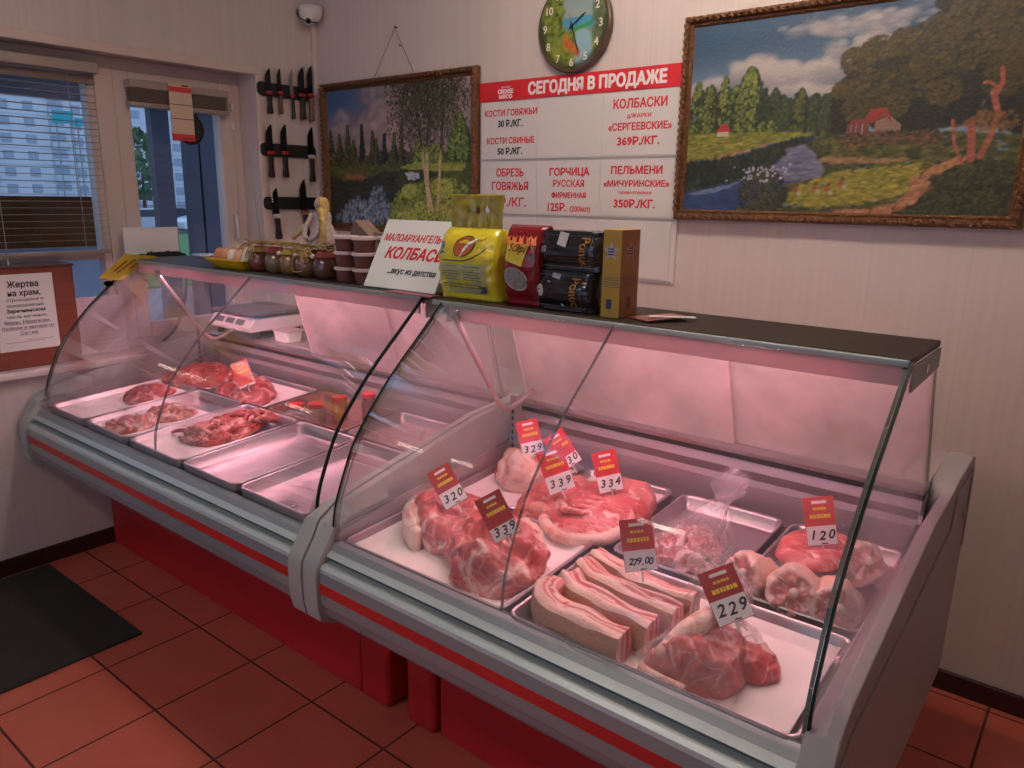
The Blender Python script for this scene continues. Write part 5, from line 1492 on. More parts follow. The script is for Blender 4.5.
pc_ = obj('plastic_pouch', cut_bm([(.94, -.935), (.935, -.89), (.98, -.865), (1.05, -.86), (1.08, -.89), (1.06, -.94), (1.0, -.955)], .030, 71, dz=DL + .025, fold=.010, fscale=40, ridge=.01), M_film, None, smooth=True)
tag(pc_, 'clear plastic pouch slumped in front of the red-lidded jars', 'plastic bag')
bm = lathe(B(), [(0, 0), (.030, 0), (.031, .002), (.026, .003), (.024, .002), (0, .002)], 36)
for k in range(5):
    box(bm, -.018 + abs(k - 2) * .004, .018 - abs(k - 2) * .004, -.014 + k * .006, -.011 + k * .006, .002, .0032)
xf(bm, Matrix.Translation((1.475, -1.285, dkz(-1.285, DL) + .0035)) @ Matrix.Rotation(math.atan(DA), 4, 'X') @ Matrix.Rotation(.3, 4, 'Z') @ Matrix.Diagonal((1.0, .75, 1, 1)))
o = obj('drain_cover', bm, mat('dull_lead', (.20, .19, .19), .4, .7), None); tag(o, 'small oval grey grille lying in the empty tray by the junction', 'grille')

# ------------------------------------------------------------------ price tags
def price_tag(label, loc, yaw, tilt, roll, price, w_=.060, h_=.100, red=(.66, .03, .045), ink=.026, pen=None, split=.40):
    t = thing('price_tag', label, 'price tag', loc, (0, 0, 0), group='red price tags in the meat')
    M_ = Matrix.Translation(loc) @ Matrix.Rotation(math.radians(yaw), 4, 'Z') @ Matrix.Rotation(math.radians(-tilt), 4, 'X') @ Matrix.Rotation(math.radians(-roll), 4, 'Y')
    # local: x right, z up, -y towards the viewer
    obj('card', xf(bx(-w_ / 2, w_ / 2, -.0006, .0006, 0, h_), M_), mat('tag_red_%g' % red[0], red, .35, coat=.3), t)
    pf_ = obj('price_field', xf(bx(-w_ / 2 + .001, w_ / 2 - .001, -.0011, -.0006, .001, h_ * split), M_), M_paper, t)
    bm = B(); F = M_ @ Matrix.Translation((0, -.0014, 0)) @ Matrix.Rotation(math.pi / 2, 4, 'X')
    for k, ch in enumerate(price):
        text_bm(bm, ch, ink * (1.0 if ch != '.' else 1), F @ Matrix.Translation((-w_ * .30 + k * w_ * .60 / max(len(price) - 1, 1), h_ * split * .34 - (k % 2) * .002, 0)), shear=.25, weight=.0006, extrude=.0002)
    text_bm(bm, '~', .022, F @ Matrix.Translation((.004, -.002, 0)), weight=.0002, extrude=.0002)
    obj('price_writing', bm, M_blackink, pf_)
    bm = B()
    y_ = h_ * .86
    box(bm, -w_ * .22, w_ * .26, -.0013, -.0006, y_, y_ + .006)
    obj('logo_strip', xf(bm, M_), M_whiteink, t)
    bm = B(); r_ = random.Random(price + label)
    for row, (zz, a, b_, hh) in enumerate(((h_ * .73, -.20, .20, .005), (h_ * .56, -.32, .32, .008))):
        x = a * w_
        while x < b_ * w_:
            l_ = .0035 + r_.random() * .003
            box(bm, x, x + l_, -.0013, -.0006, zz, zz + hh); x += l_ + .0015
    obj('yellow_print', xf(bm, M_), M_yellowink, t)
    obj('pin', xf(tube(B(), [(0, .0018, h_ * .3), (0, .0018, -.022)], .0018, 6), M_), M_white, t)
    return t
DR = (.40, .025, .025)
price_tag('dark red price tag 320, leftmost in the right counter', (1.930, -1.125, .690), 35, 30, 33, '320', red=DR)
price_tag('dark red price tag stuck in the large pork shoulder', (2.150, -1.205, .700), 35, 25, 30, '339', red=DR, split=.30)
price_tag('red price tag 329 on the pale pork piece at the back', (1.912, -.800, .720), 38, 20, 14, '329')
price_tag('red price tag half hidden behind the nearer 339 tag', (2.020, -.775, .712), 38, 20, 34, '330', split=.3)
price_tag('red price tag 339 standing in front of the half hidden one', (2.105, -.940, .712), 38, 20, 20, '339', h_=.108, w_=.066)
price_tag('red price tag 334 at the back of the rib rack', (2.190, -.855, .708), 36, 15, 14, '334')
price_tag('upright rose price tag 279.00 above the pork belly', (2.430, -1.133, .688), 32, 12, 10, '279.00', red=(.52, .06, .07), ink=.019, w_=.064, h_=.104)
price_tag('dark red price tag 229 on the bagged pork leg', (2.650, -1.192, .690), 30, 35, 24, '229', red=DR, w_=.066, h_=.095, split=.45, ink=.03)
price_tag('rose price tag 120 on the knuckles behind the side glass edge', (2.684, -.842, .716), 28, 12, 10, '120', red=(.60, .08, .09))
price_tag('red price tag in the beef mound, the only one in the left counter', (.665, -.870, .720), 45, 25, 22, '399', red=(.62, .03, .03), split=.08, ink=.004)

# ------------------------------------------------------------------ things on the counter top
ZT = 1.1455
def pillow(x0, x1, y0, y1, z0, z1, seed, wr=.004, pinch_top=.25, n=48, m=26, pinch_bot=.6, taper=0):
    bm = B(); R = []
    for k in range(m + 1):
        a = k / m
        dy_ = (y1 - y0) / 2 * (min(1, (math.sin(math.pi * min(max(a, 0), 1)) ** .45) + (pinch_bot if a < .5 else pinch_top) * .0) )
        lo = pinch_bot if a < .5 else pinch_top
        dy_ = (y1 - y0) / 2 * max(lo * (1 if a < .5 else 1), math.sin(math.pi * a) ** .4)
        dx_ = (x1 - x0) / 2 * (1 - .03 * math.sin(math.pi * a)) * (1 - taper * max(0, (a - .6) / .4) ** 1.5)
        cx, cy = (x0 + x1) / 2, (y0 + y1) / 2
        ring = []
        for j in range(n):
            th = 2 * math.pi * j / n
            c_, s_ = math.cos(th), math.sin(th)
            x = math.copysign(abs(c_) ** .35, c_) * dx_; y = math.copysign(abs(s_) ** .45, s_) * dy_
            q = noise.noise(Vector((x * 40, y * 20, a * 9 + seed))) + .6 * noise.noise(Vector((x * 90, a * 24, seed)))
            ring.append((cx + x, cy + y + q * wr * (1 if s_ < 0 else 1) * abs(s_) ** .3, z0 + (z1 - z0) * a))
        R.append(ring)
    loft(bm, R)
    return bm

def conform(bm, skin, off=.0012, cuts=0):
    """lay printed pieces (given as thin prisms facing -y) onto the bulging front of a pack"""
    from mathutils.bvhtree import BVHTree
    L0 = top(skin).location
    tree_ = BVHTree.FromPolygons([v.co + L0 for v in skin.data.vertices], [tuple(p.vertices) for p in skin.data.polygons])
    if cuts:
        bmesh.ops.subdivide_edges(bm, edges=bm.edges[:], cuts=cuts, use_grid_fill=True)
    ymin = min(v.co.y for v in bm.verts)
    for v in bm.verts:
        h_ = tree_.ray_cast(Vector((v.co.x, v.co.y - 1, v.co.z)), Vector((0, 1, 0)))
        if h_[0] is not None:
            v.co.y = h_[0].y - off + (v.co.y - ymin) * .5
    return bm

# yellow carrier pack
M_yel = mat('yellow_film', (.70, .60, .03), .22, coat=.6, noise_amt=.15, nscale=12, bump=.6, bscale=35)
yb = thing('yellow_package', 'tall glossy yellow pack with a punched carry handle on the counter top', 'package', (1.79, -.90, ZT))
pou = obj('pouch', pillow(1.688, 1.890, -.955, -.835, ZT, 1.322, 5, .006, pinch_top=.18, taper=.16), M_yel, yb, smooth=True)
bm = B()
G = []
nx, nz = 40, 22
def yb_y(u, v): return -.897 + .006 * math.sin(u * 30) * (1 - v) + .004 * noise.noise(Vector((u * 9, v * 6, 2)))
holes = [(.33, .62), (.52, .62), (.70, .62)]
for i in range(nx + 1):
    G.append([bm.verts.new((1.700 + (1.874 - 1.700) * i / nx + .003 * (j / nz), yb_y(i / nx, j / nz), 1.300 + .104 * j / nz)) for j in range(nz + 1)])
for i in range(nx):
    for j in range(nz):
        u_, v_ = (i + .5) / nx, (j + .5) / nz
        if any(((u_ - a) / .052) ** 2 + ((v_ - b_) / .10) ** 2 < 1 for a, b_ in holes): continue
        bm.faces.new((G[i][j], G[i + 1][j], G[i + 1][j + 1], G[i][j + 1]))
o = obj('carry_handle', bm, mat('yellow_film_dark', (.36, .30, .02), .25, coat=.5, noise_amt=.2, nscale=15), yb, smooth=True)
md = o.modifiers.new('s', 'SOLIDIFY'); md.thickness = .003
YF = Matrix.Translation((1.79, -.958, 0)) @ Matrix.Rotation(math.pi / 2, 4, 'X')
def ell(bm, cx, cz, rx, rz, y0, y1, rot=0, n=36):
    prism(bm, [(cx + rx * math.cos(2 * math.pi * k / n) * math.cos(rot) - rz * math.sin(2 * math.pi * k / n) * math.sin(rot), cz + rx * math.cos(2 * math.pi * k / n) * math.sin(rot) + rz * math.sin(2 * math.pi * k / n) * math.cos(rot)) for k in range(n)], y0, y1, 'y')
    return bm
ip_ = obj('info_panel', conform(bx(1.712, 1.864, -.9645, -.9625, 1.160, 1.236), pou, .0012, 5), mat('olive_label', (.40, .42, .20), .4), yb)
bm = B(); r_ = random.Random(3)
for row in range(9):
    z = 1.230 - row * .0065
    if row in (1, 6): continue
    box(bm, 1.722, 1.722 + .060 * (.85 + .15 * r_.random()), -.9650, -.9644, z - .0022, z)
    box(bm, 1.792, 1.792 + .060 * (.85 + .15 * r_.random()), -.9650, -.9644, z - .0022, z)
obj('small_print', conform(bm, pou, .0026, 1), mat('green_grey_ink', (.14, .16, .06), .5), ip_)
bm = B(); x = 1.835; 
while x < 1.860:
    l_ = .0008 + r_.random() * .0014; box(bm, x, x + l_, -.9652, -.9644, 1.165, 1.183); x += l_ + .0012
obj('barcode', conform(bm, pou, .0026), mat('barcode_blue', (.03, .04, .16), .5), ip_)
obj('emblem_ring', conform(ell(B(), 1.790, 1.278, .036, .025, -.9635, -.9615, .35), pou, .0015), mat('emblem_dark', (.04, .08, .02), .4), yb)
obj('emblem', conform(ell(B(), 1.790, 1.278, .032, .022, -.9645, -.9630, .35), pou, .0026), mat('emblem_red', (.45, .10, .02), .35), yb)
obj('swoosh', conform(tube(B(), catmull([(1.782, -.9655, 1.252), (1.800, -.9660, 1.280), (1.835, -.9650, 1.300)], 8), [.001 + .0035 * math.sin(math.pi * i / 16) for i in range(17)], 8), pou, .0045), M_whiteink, yb)
obj('green_curve', conform(tube(B(), catmull([(1.725, -.9635, 1.243), (1.79, -.9645, 1.243), (1.84, -.9635, 1.260), (1.868, -.958, 1.290)], 8), .0016, 6), pou, .0020), mat('emblem_dark', (.04, .08, .02)), yb)
obj('blue_mark', conform(prism(B(), [(1.712, 1.255), (1.726, 1.262), (1.722, 1.288), (1.714, 1.288)], -.9628, -.9612, 'y'), pou), mat('blue_mark', (.05, .20, .30), .4), yb)
obj('red_flag', conform(prism(B(), [(1.834, 1.292), (1.854, 1.298), (1.848, 1.311), (1.834, 1.305)], -.957, -.955, 'y'), pou), mat('emblem_red', (.45, .10, .02)), yb)

# red pack
rbg = thing('red_package', 'dark red pack with a yellow label and orange flames beside the yellow pack', 'package', (1.96, -.90, ZT))
pou2 = obj('pouch', pillow(1.903, 2.016, -.945, -.845, ZT, 1.335, 8, .004, pinch_top=.10), mat('red_film', (.20, .006, .012), .22, coat=.6, bump=.4, bscale=30), rbg, smooth=True)
obj('label', conform(prism(B(), [(1.918, 1.252), (1.970, 1.240), (1.985, 1.290), (1.920, 1.300)], -.9525, -.9505, 'y'), pou2, .0015, 4), mat('yellow_label', (.72, .60, .04), .4), rbg)
bm = B(); text_bm(bm, 'Solpi', .026, Matrix.Translation((1.951, -.953, 1.274)) @ Matrix.Rotation(math.pi / 2, 4, 'X') @ Matrix.Rotation(-.08, 4, 'Z'), shear=.3, weight=.0006); obj('lettering', conform(bm, pou2, .0032), mat('brown_ink', (.22, .06, .01), .5), rbg)
obj('oval_picture_rim', conform(ell(B(), 1.950, 1.209, .036, .026, -.9515, -.9495, -.35), pou2, .0015), mat('pale_rim', (.55, .52, .45), .4), rbg)
obj('oval_picture', conform(ell(B(), 1.950, 1.210, .033, .023, -.9525, -.9505, -.35), pou2, .0026), mat('granules', (.22, .23, .22), .6, noise_amt=.9, nscale=130), rbg)
bm = B()
for x in (1.916, 1.936, 1.957, 1.978, 1.992):
    prism(bm, [(x, 1.292), (x + .011, 1.288), (x + .009, 1.312), (x + .003, 1.304), (x - .004, 1.311)], -.951, -.9495, 'y')
obj('flames', conform(bm, pou2, .0026), mat('flame_orange', (.85, .20, .05), .4), rbg)
obj('side_text', conform(bx(1.995, 2.005, -.948, -.946, 1.165, 1.235), pou2, .0012, 2), mat('dim_red_print', (.18, .01, .01), .5), rbg)

# two black packs
def black_pack(label, x0, x1, y0, y1, z0, z1, seed, shift):
    t = thing('black_package', label, 'package', ((x0 + x1) / 2, (y0 + y1) / 2, z0), group='black foil packs on the counter top')
    pou3 = obj('pouch', pillow(x0, x1, y0, y1, z0, z1, seed, .004, pinch_top=.75, pinch_bot=.75), mat('black_foil', (.012, .011, .013), .2, coat=.5, bump=.35, bscale=40), t, smooth=True)
    ym = y0 - .0065
    bm = B(); text_bm(bm, 'Ponuc', .034, Matrix.Translation((x1 - .058, ym, z0 + (z1 - z0) * .5)) @ Matrix.Rotation(math.pi / 2, 4, 'X') @ Matrix.Rotation(-math.pi / 2, 4, 'Z'), weight=.0006, width=.064)
    obj('lettering', conform(bm, pou3, .0016), mat('dull_gold_ink', (.40, .20, .05), .35, .5), t)
    bm = B()
    for a in (0, 1):
        zz = z0 + .010 + a * (z1 - z0 - .02); box(bm, x0 + .012, x1 - .02, ym - .0005, ym + .003, zz, zz + .0012)
    box(bm, x1 - .030, x1 - .0285, ym - .0005, ym + .003, z0 + .01, z1 - .01)
    obj('gold_border', conform(bm, pou3, .0014, 6), mat('grey_gold', (.16, .15, .13), .3, .5), t)
    bm = B()
    if shift: prism(bm, [(x0 + .060, z0 + .060), (x0 + .084, z0 + .054), (x0 + .086, z0 + .084), (x0 + .062, z0 + .088)], ym - .0005, ym + .003, 'y'); prism(bm, [(x0 + .012, z0 + .04), (x0 + .028, z0 + .042), (x0 + .026, z0 + .056), (x0 + .014, z0 + .052)], ym - .0005, ym + .003, 'y')
    else:
        prism(bm, [(x0 + .038, z0 + .068), (x0 + .044, z0 + .068), (x0 + .086, z0 + .012), (x0 + .080, z0 + .012)], ym - .0005, ym + .003, 'y')
        prism(bm, [(x0 + .050, z0 + .076), (x0 + .072, z0 + .072), (x0 + .074, z0 + .084), (x0 + .052, z0 + .086)], ym - .0005, ym + .003, 'y'); ell(bm, x0 + .022, z0 + .045, .010, .014, ym - .0005, ym + .003)
    obj('white_print', conform(bm, pou3, .0018), mat('silver_print', (.45, .45, .46), .35), t)
black_pack('lower of the two stacked black foil packs with gold lettering', 2.002, 2.165, -.945, -.845, ZT, 1.236, 11, 0)
black_pack('upper of the two stacked black foil packs with gold lettering', 2.006, 2.184, -.940, -.835, 1.2365, 1.326, 13, 1)

# yellow/orange box
yx = thing('tall_box', 'tall narrow yellow and orange box with star badges on the counter top', 'box', (2.215, -.90, ZT))
bm = B(); v = box(bm, 2.192, 2.238, -.945, -.868, ZT, 1.334)
for f in bm.faces:
    c_ = f.calc_center_median()
    f.material_index = 0 if c_.y < -.93 else (1 if c_.x > 2.23 else 2)
obj('carton', bm, [mat('box_yellow', (.42, .28, .03), .45), mat('box_orange', (.27, .10, .025), .45), mat('box_top', (.5, .3, .06), .5)], yx, bev=.001)
def star(cx, cz, r, a0=90):
    return [(cx + (r if k % 2 == 0 else r * .45) * math.cos(math.radians(a0 + 36 * k)), cz + (r if k % 2 == 0 else r * .45) * math.sin(math.radians(a0 + 36 * k))) for k in range(10)]
obj('front_badge', prism(B(), star(2.213, 1.288, .021), -.9458, -.9448, 'y'), mat('badge_grey', (.42, .42, .44), .4), yx)
obj('side_badge', prism(B(), star(-.907, 1.290, .022), 2.2378, 2.2388, 'x'), mat('badge_mauve', (.28, .20, .24), .4), yx)
bm = B()
for k in range(3): box(bm, 2.205, 2.221, -.9464, -.9457, 1.280 + k * .006, 1.283 + k * .006)
box(bm, 2.206, 2.218, -.9464, -.9447, 1.165, 1.185)
for k in range(5): box(bm, 2.196, 2.236, -.9455, -.9449, 1.212 + k * .005, 1.2132 + k * .005)
obj('front_print', bm, mat('navy_ink', (.03, .04, .14), .5), yx)
bm = B()
for k in range(3): box(bm, 2.2385, 2.2392, -.918, -.897, 1.282 + k * .006, 1.285 + k * .006)
box(bm, 2.2375, 2.2386, -.914, -.899, 1.165, 1.190)
for k in range(5): box(bm, 2.2378, 2.2384, -.935, -.878, 1.214 + k * .005, 1.2152 + k * .005)
obj('side_print', bm, mat('dark_red_print', (.15, .03, .03), .5), yx)
# papers beside it
bm = B(); prism(bm, [(2.245, -.915), (2.315, -.955), (2.36, -.86), (2.29, -.80)], ZT + .0005, ZT + .003, 'z')
for v in bm.verts:
    v.co.z += max(0, (v.co.x - 2.30)) * .12
o = obj('leaflet', bm, mat('red_leaflet', (.30, .08, .06), .35), None); tag(o, 'reddish leaflet lying on the counter top beside the tall box', 'leaflet')
bm = B(); prism(bm, [(2.300, -.925), (2.385, -.870), (2.372, -.858), (2.292, -.905)], ZT + .008, ZT + .010, 'z')
o = obj('paper_slip', bm, M_paper, None); tag(o, 'white paper slip curling on the red leaflet', 'paper')

# leaning white sign
sg = thing('sign_card', 'white card with red lettering leaning on the counter top', 'sign', (1.52, -.93, ZT))
MS = Matrix.Translation((1.398, -.938, ZT + .0035)) @ Matrix.Rotation(math.radians(-29), 4, 'X')
obj('card', xf(bx(0, .280, -.0015, .0015, 0, .208), MS), mat('card_white', (.74, .77, .72), .4), sg)
TS = MS @ Matrix.Translation((0, -.0018, 0)) @ Matrix.Rotation(math.pi / 2, 4, 'X')
bm = B(); text_bm(bm, 'МАЛОАРХАНГЕЛЬСКИЕ', .030, TS @ Matrix.Translation((.158, .142, 0)), shear=.22, weight=.0005, width=.290)
text_bm(bm, 'КОЛБАСЫ', .046, TS @ Matrix.Translation((.156, .090, 0)), shear=.22, weight=.0016, width=.232)
# keep the lettering on the card
for v in bm.verts:
    pass
obj('red_lettering', bm, M_redink, sg)
bm = B(); text_bm(bm, '...вкус из детства', .024, TS @ Matrix.Translation((.168, .045, 0)), shear=.12, weight=.0005, width=.185); obj('black_lettering', bm, M_blackink, sg)
obj('prop', xf(bx(.12, .16, .0016, .0046, .02, .15), MS), M_white, sg)
o = obj('pink_card', bx(1.52, 1.69, -.965, -.93, 1.096, 1.1), mat('dusky_pink_card', (.35, .14, .15), .5), None)
o.location = (0, 0, .0465); tag(o, 'dusky pink card lying flat in front of the yellow pack', 'card')

# plastic tubs with white lids, two and a bit columns of three
def tub(label, x, y, k):
    z = ZT + k * .0455
    t = thing('plastic_tub', label, 'tub', (x, y, z), group='stacked tubs on the counter top')
    obj('cup', lathe(B(), [(0, 0), (.029, 0), (.034, .036), (0, .036)], 28, (x, y, z)), mat('tub_clear_red', (.13, .045, .035), .2, coat=.5, noise_amt=.3, nscale=40), t, smooth=True).modifiers.new('e', 'EDGE_SPLIT')
    obj('lid', lathe(B(), [(0, .036), (.037, .036), (.038, .039), (.038, .044), (.034, .0452), (.032, .044), (0, .044)], 28, (x, y, z)), mat('tub_lid', (.66, .55, .53), .3), t, smooth=True).modifiers.new('e', 'EDGE_SPLIT')
for cxn, (x, y) in (('left column', (1.262, -.885)), ('middle column', (1.340, -.882)), ('right column beside the white card', (1.385, -.825))):
    for k, kn in enumerate(('bottom', 'middle', 'top')):
        tub('red filled tub with a white lid, %s of the %s' % (kn, cxn), x, y, k)

# egg tray and eggs
ey0, ey1, ex0, ex1 = -.925, -.80, .555, .765
M_yt = mat('yellow_plastic', (.95, .60, .02), .35)
et = thing('egg_tray', 'bright yellow plastic egg tray on the left end of the counter top', 'tray', ((ex0 + ex1) / 2, -.86, ZT))
bm = B()
R = []
for ins, z, r in ((.012, 0, .015), (.004, .018, .014), (-.004, .024, .012), (-.012, .030, .012), (-.013, .032, .012), (-.004, .029, .012), (.008, .018, .012), (.016, .006, .012)):
    R.append([(p[0], p[1], ZT + z) for p in rrect(ex0 + ins, ex1 - ins, ey0 + ins, ey1 - ins, r, 5)])
loft(bm, R); obj('base', bm, M_yt, et, smooth=True)
for k in range(5):
    bm = lathe(B(), [(.006, .0), (.014, .016), (.021, .026), (.022, .027), (.015, .015), (.005, .004)], 16, (ex0 + .026 + k * .041, -.89, ZT + .004)); obj('cup', bm, M_yt, et, smooth=True)
egg_cols = [((.62, .26, .12), 'reddish brown egg, leftmost in the yellow tray'), ((.66, .32, .15), 'brown egg, second in the front row of the yellow tray'), ((.86, .74, .60), 'white egg in the middle of the front row'), ((.74, .42, .26), 'pale brown egg right of the white egg'), ((.82, .70, .58), 'cream egg, rightmost in the yellow tray')]
prof = [(0, 0)] + [(.0215 * math.sin(math.pi * a / 14) * (1 - .12 * (a / 14 - .4)), .028 * (1 - math.cos(math.pi * a / 14))) for a in range(1, 14)] + [(0, .056)]
for row, yy in ((0, -.89), (1, -.838)):
    for k, (c_, lb) in enumerate(egg_cols):
        if row and k in (2,): pass
        bm = lathe(B(), prof, 22, (0, 0, 0))
        o = obj('egg', bm, mat('egg_%g' % c_[0], c_, .45), None, smooth=True)
        o.location = (ex0 + .026 + k * .041, yy, ZT + .0115)
        tag(o, lb if not row else lb.split(',')[0].replace('in the middle of the front row', '').replace('right of the white egg', '').strip() + ' in the back row of the tray, ' + ('first', 'second', 'third', 'fourth', 'fifth')[k] + ' from the window', 'egg', 'eggs in the yellow tray')

# gift jars with straw
pots = [(.805, 'reddish clay jar, leftmost of the straw-topped row', (.15, .03, .02), .041), (.893, 'jar of greenish pickles, second in the straw-topped row', (.16, .11, .05), .037),
        (.975, 'jar of golden pickles, middle of the straw-topped row', (.22, .11, .025), .039), (1.063, 'brown jar tied with a straw loop, fourth in the row', (.17, .07, .035), .041), (1.150, 'dark jar with a white bead, nearest the stacked tubs', (.11, .045, .03), .039)]
M_straw = mat('straw', (.46, .32, .12), .75, noise_amt=.6, nscale=90)
rnd = random.Random(12)
for k, (x, lb, c_, r_) in enumerate(pots):
    t = thing('gift_jar', lb, 'jar', (x, -.875, ZT), group='straw-topped jars on the counter top')
    obj('jar_body', lathe(B(), [(0, 0), (r_ * .72, 0), (r_ * .95, .012), (r_ * 1.04, .032), (r_ * .98, .052), (r_ * .72, .068), (r_ * .62, .074), (r_ * .66, .080), (0, .080)], 28, (x, -.875, ZT)), mat('gift_jar_%d' % k, c_, .16, coat=.7, noise_amt=.55, nscale=26), t, smooth=True)
    obj('cloth_cap', lathe(B(), [(0, .084), (r_ * .6, .083), (r_ * .72, .076), (r_ * .95, .066), (r_ * .92, .064), (r_ * .5, .079), (0, .0805)], 20, (x, -.875, ZT)), mat('cap_%d' % (k % 3), [(.40, .24, .08), (.26, .05, .04), (.42, .30, .06)][k % 3], .8), t, smooth=True)
    if k in (2, 3, 4, 0):
        bm = B(); bmesh.ops.create_icosphere(bm, subdivisions=2, radius=.0075, matrix=Matrix.Translation((x - .022, -.907, ZT + .068))); obj('white_bead', bm, M_white, t, smooth=True)
    if k == 3:
        bm = tube(B(), catmull([(x - .036, -.895, ZT + .075), (x - .042, -.905, ZT + .045), (x - .020, -.919, ZT + .018), (x + .02, -.918, ZT + .020)], 6), .002, 6); obj('straw_loop', bm, M_straw, t)
gar = thing('straw_garland', 'dry straw and leaf garland laid along the tops of the jars', 'garland', (.98, -.875, ZT + .083))
bm = B()
for i in range(90):
    a = rnd.random(); x = .77 + .44 * a; L_ = .03 + rnd.random() * .05
    an = rnd.gauss(0, .35); el = rnd.gauss(.02, .12)
    p = Vector((x, -.885 + rnd.gauss(0, .010), ZT + .088 + rnd.random() * .012))
    d = Vector((math.cos(an), math.sin(an), el)) * L_
    tube(bm, [p - d / 2, p + Vector((0, 0, .004)), p + d / 2], .0012, 5)
obj('straw', bm, M_straw, gar)
bm = B()
for i in range(40):
    x = (.80, 1.09)[i % 2] + rnd.gauss(0, .012); p = Vector((x, -.905, ZT + .085))
    an = rnd.random() * 6.28
    tube(bm, [p, p + Vector((math.cos(an) * .022, -.012, .006 + math.sin(an) * .012)), p + Vector((math.cos(an) * .045, -.020, -.010 + math.sin(an) * .035))], .0014, 5)
obj('straw_bow', bm, M_straw, gar)
bm = tube(B(), [(.80, -.885, ZT + .094), (1.03, -.885, ZT + .098)], .005, 8); obj('red_stalk', bm, mat('dry_red_stalk', (.35, .07, .03), .7), gar)
bm = tube(B(), [(.96, -.892, ZT + .098), (1.17, -.888, ZT + .097)], .004, 8); obj('green_stalk', bm, mat('dry_green_stalk', (.22, .22, .05), .7), gar)

# straw doll sitting behind the jars
dl = thing('straw_doll', 'straw doll in a lace dress with long braids sitting above the jars', 'doll', (1.125, -.845, ZT))
M_lace = mat('lace', (.44, .36, .35), .8, noise_amt=.7, nscale=120)
obj('stand', lathe(B(), [(0, 0), (.030, 0), (.028, .10), (0, .10)], 18, (1.125, -.835, ZT)), mat('stand_brown', (.10, .05, .03), .7), dl, smooth=True)
obj('dress', lathe(B(), [(0, .098), (.050, .098), (.047, .115), (.036, .145), (.026, .165), (.028, .185), (.022, .200), (.008, .206), (0, .206)], 24, (1.125, -.842, ZT)), M_lace, dl, smooth=True)
bm = B(); bmesh.ops.create_icosphere(bm, subdivisions=3, radius=.019, matrix=Matrix.Translation((1.120, -.845, 1.368)) @ Matrix.Diagonal((.9, 1, 1.15, 1))); obj('head', bm, mat('doll_face', (.46, .32, .23), .7), dl, smooth=True)
bm = B()
for i in range(60):
    th = -.75 + 2.9 * rnd.random()                      # from the brow over the crown to the back of the head
    s_ = rnd.random()
    o_ = Vector((math.cos(th) * .022, math.sin(th) * .022, 0))
    pts = [Vector((1.112 + .010 * s_, -.852 + .012 * rnd.random(), 1.389)), Vector((1.122, -.845, 1.384)) + o_ * .8, Vector((1.123, -.845, 1.366)) + o_ * 1.05, Vector((1.132, -.848, 1.345)) + o_ * .75, Vector((1.143, -.856, 1.325)) + o_ * .45]
    tube(bm, catmull(pts, 4), .0028, 5)
obj('hair', bm, M_straw, dl, smooth=True)
for pts, rb_ in (([(1.140, -.862, 1.352), (1.158, -.870, 1.325), (1.166, -.875, 1.295), (1.164, -.877, 1.262), (1.154, -.877, 1.240)], .0072), ([(1.100, -.870, 1.318), (1.080, -.880, 1.298), (1.060, -.886, 1.280), (1.036, -.890, 1.262)], .0048)):
    c_ = catmull(pts, 8); bm = B()
    for k_ in range(3):
        tube(bm, [p + Vector((math.sin(i * .9 + k_ * 2.1) * rb_ * 1.1, -.001 * k_, math.cos(i * .9 + k_ * 2.1) * rb_ * .6)) for i, p in enumerate(c_)], rb_, 7)
    obj('braid', bm, M_straw, dl, smooth=True)
bm = tube(B(), catmull([(1.104, -.862, 1.338), (1.092, -.878, 1.305), (1.090, -.886, 1.275), (1.108, -.890, 1.262)], 5), .008, 8); obj('arm', bm, M_lace, dl, smooth=True)
bm = tube(B(), catmull([(1.140, -.862, 1.332), (1.150, -.878, 1.300), (1.14, -.888, 1.272), (1.122, -.892, 1.262)], 5), .008, 8); obj('arm', bm, M_lace, dl, smooth=True)

dl.location.x -= .025

# little straw house behind the tubs
sh_ = thing('straw_house', 'small beige straw house standing behind the stacked tubs', 'ornament', (1.26, -.765, ZT))
M_sh = mat('straw_house_beige', (.28, .19, .13), .8, noise_amt=.4, nscale=50, aniso=(1, 1, .2))
obj('wall', bx(1.175, 1.275, -.790, -.745, ZT, 1.262), M_sh, sh_)
obj('roof', prism(B(), [(1.165, 1.262), (1.200, 1.322), (1.285, 1.262)], -.797, -.740, 'y'), mat('straw_roof', (.22, .15, .11), .8, noise_amt=.4, nscale=40), sh_)
obj('annex', bx(1.276, 1.325, -.790, -.745, ZT, 1.288), M_sh, sh_)

# weighing scale and tub on the worktop behind
sl = thing('weighing_scale', 'white shop scale with a dark steel plate behind the left counter glass', 'scale', (.22, -.53, .822))
M_sc = mat('scale_white', (.78, .70, .70), .4)
for px_, py_ in ((.09, -.62), (.35, -.62), (.09, -.42), (.35, -.42)):
    obj('foot', lathe(B(), [(0, 0), (.014, 0), (.012, .03), (0, .03)], 12, (px_, py_, .822)), M_black, sl)
obj('housing', prism(B(), [(-.665, .852), (-.665, .872), (-.640, .905), (-.37, .905), (-.37, .852)], .075, .375, 'x'), M_sc, sl, bev=.006)
obj('plate_stem', bx(.15, .29, -.60, -.42, .905, .918), mat('stem_dark', (.08, .07, .08), .5), sl)
obj('plate', bx(.070, .380, -.655, -.375, .918, .928), mat('plate_steel', (.30, .24, .27), .3, .7), sl, bev=.004)
for k in range(3):
    o = obj('display_window', xf(bx(.115 + k * .075, .170 + k * .075, -.001, .001, -.012, .012), Matrix.Translation((0, -.6535, .8885)) @ Matrix.Rotation(math.radians(-37), 4, 'X')), mat('display_dark', (.13, .12, .15), .2), sl)
tb = thing('white_tub', 'small white plastic tub beside the weighing scale', 'tub', (.47, -.56, .822))
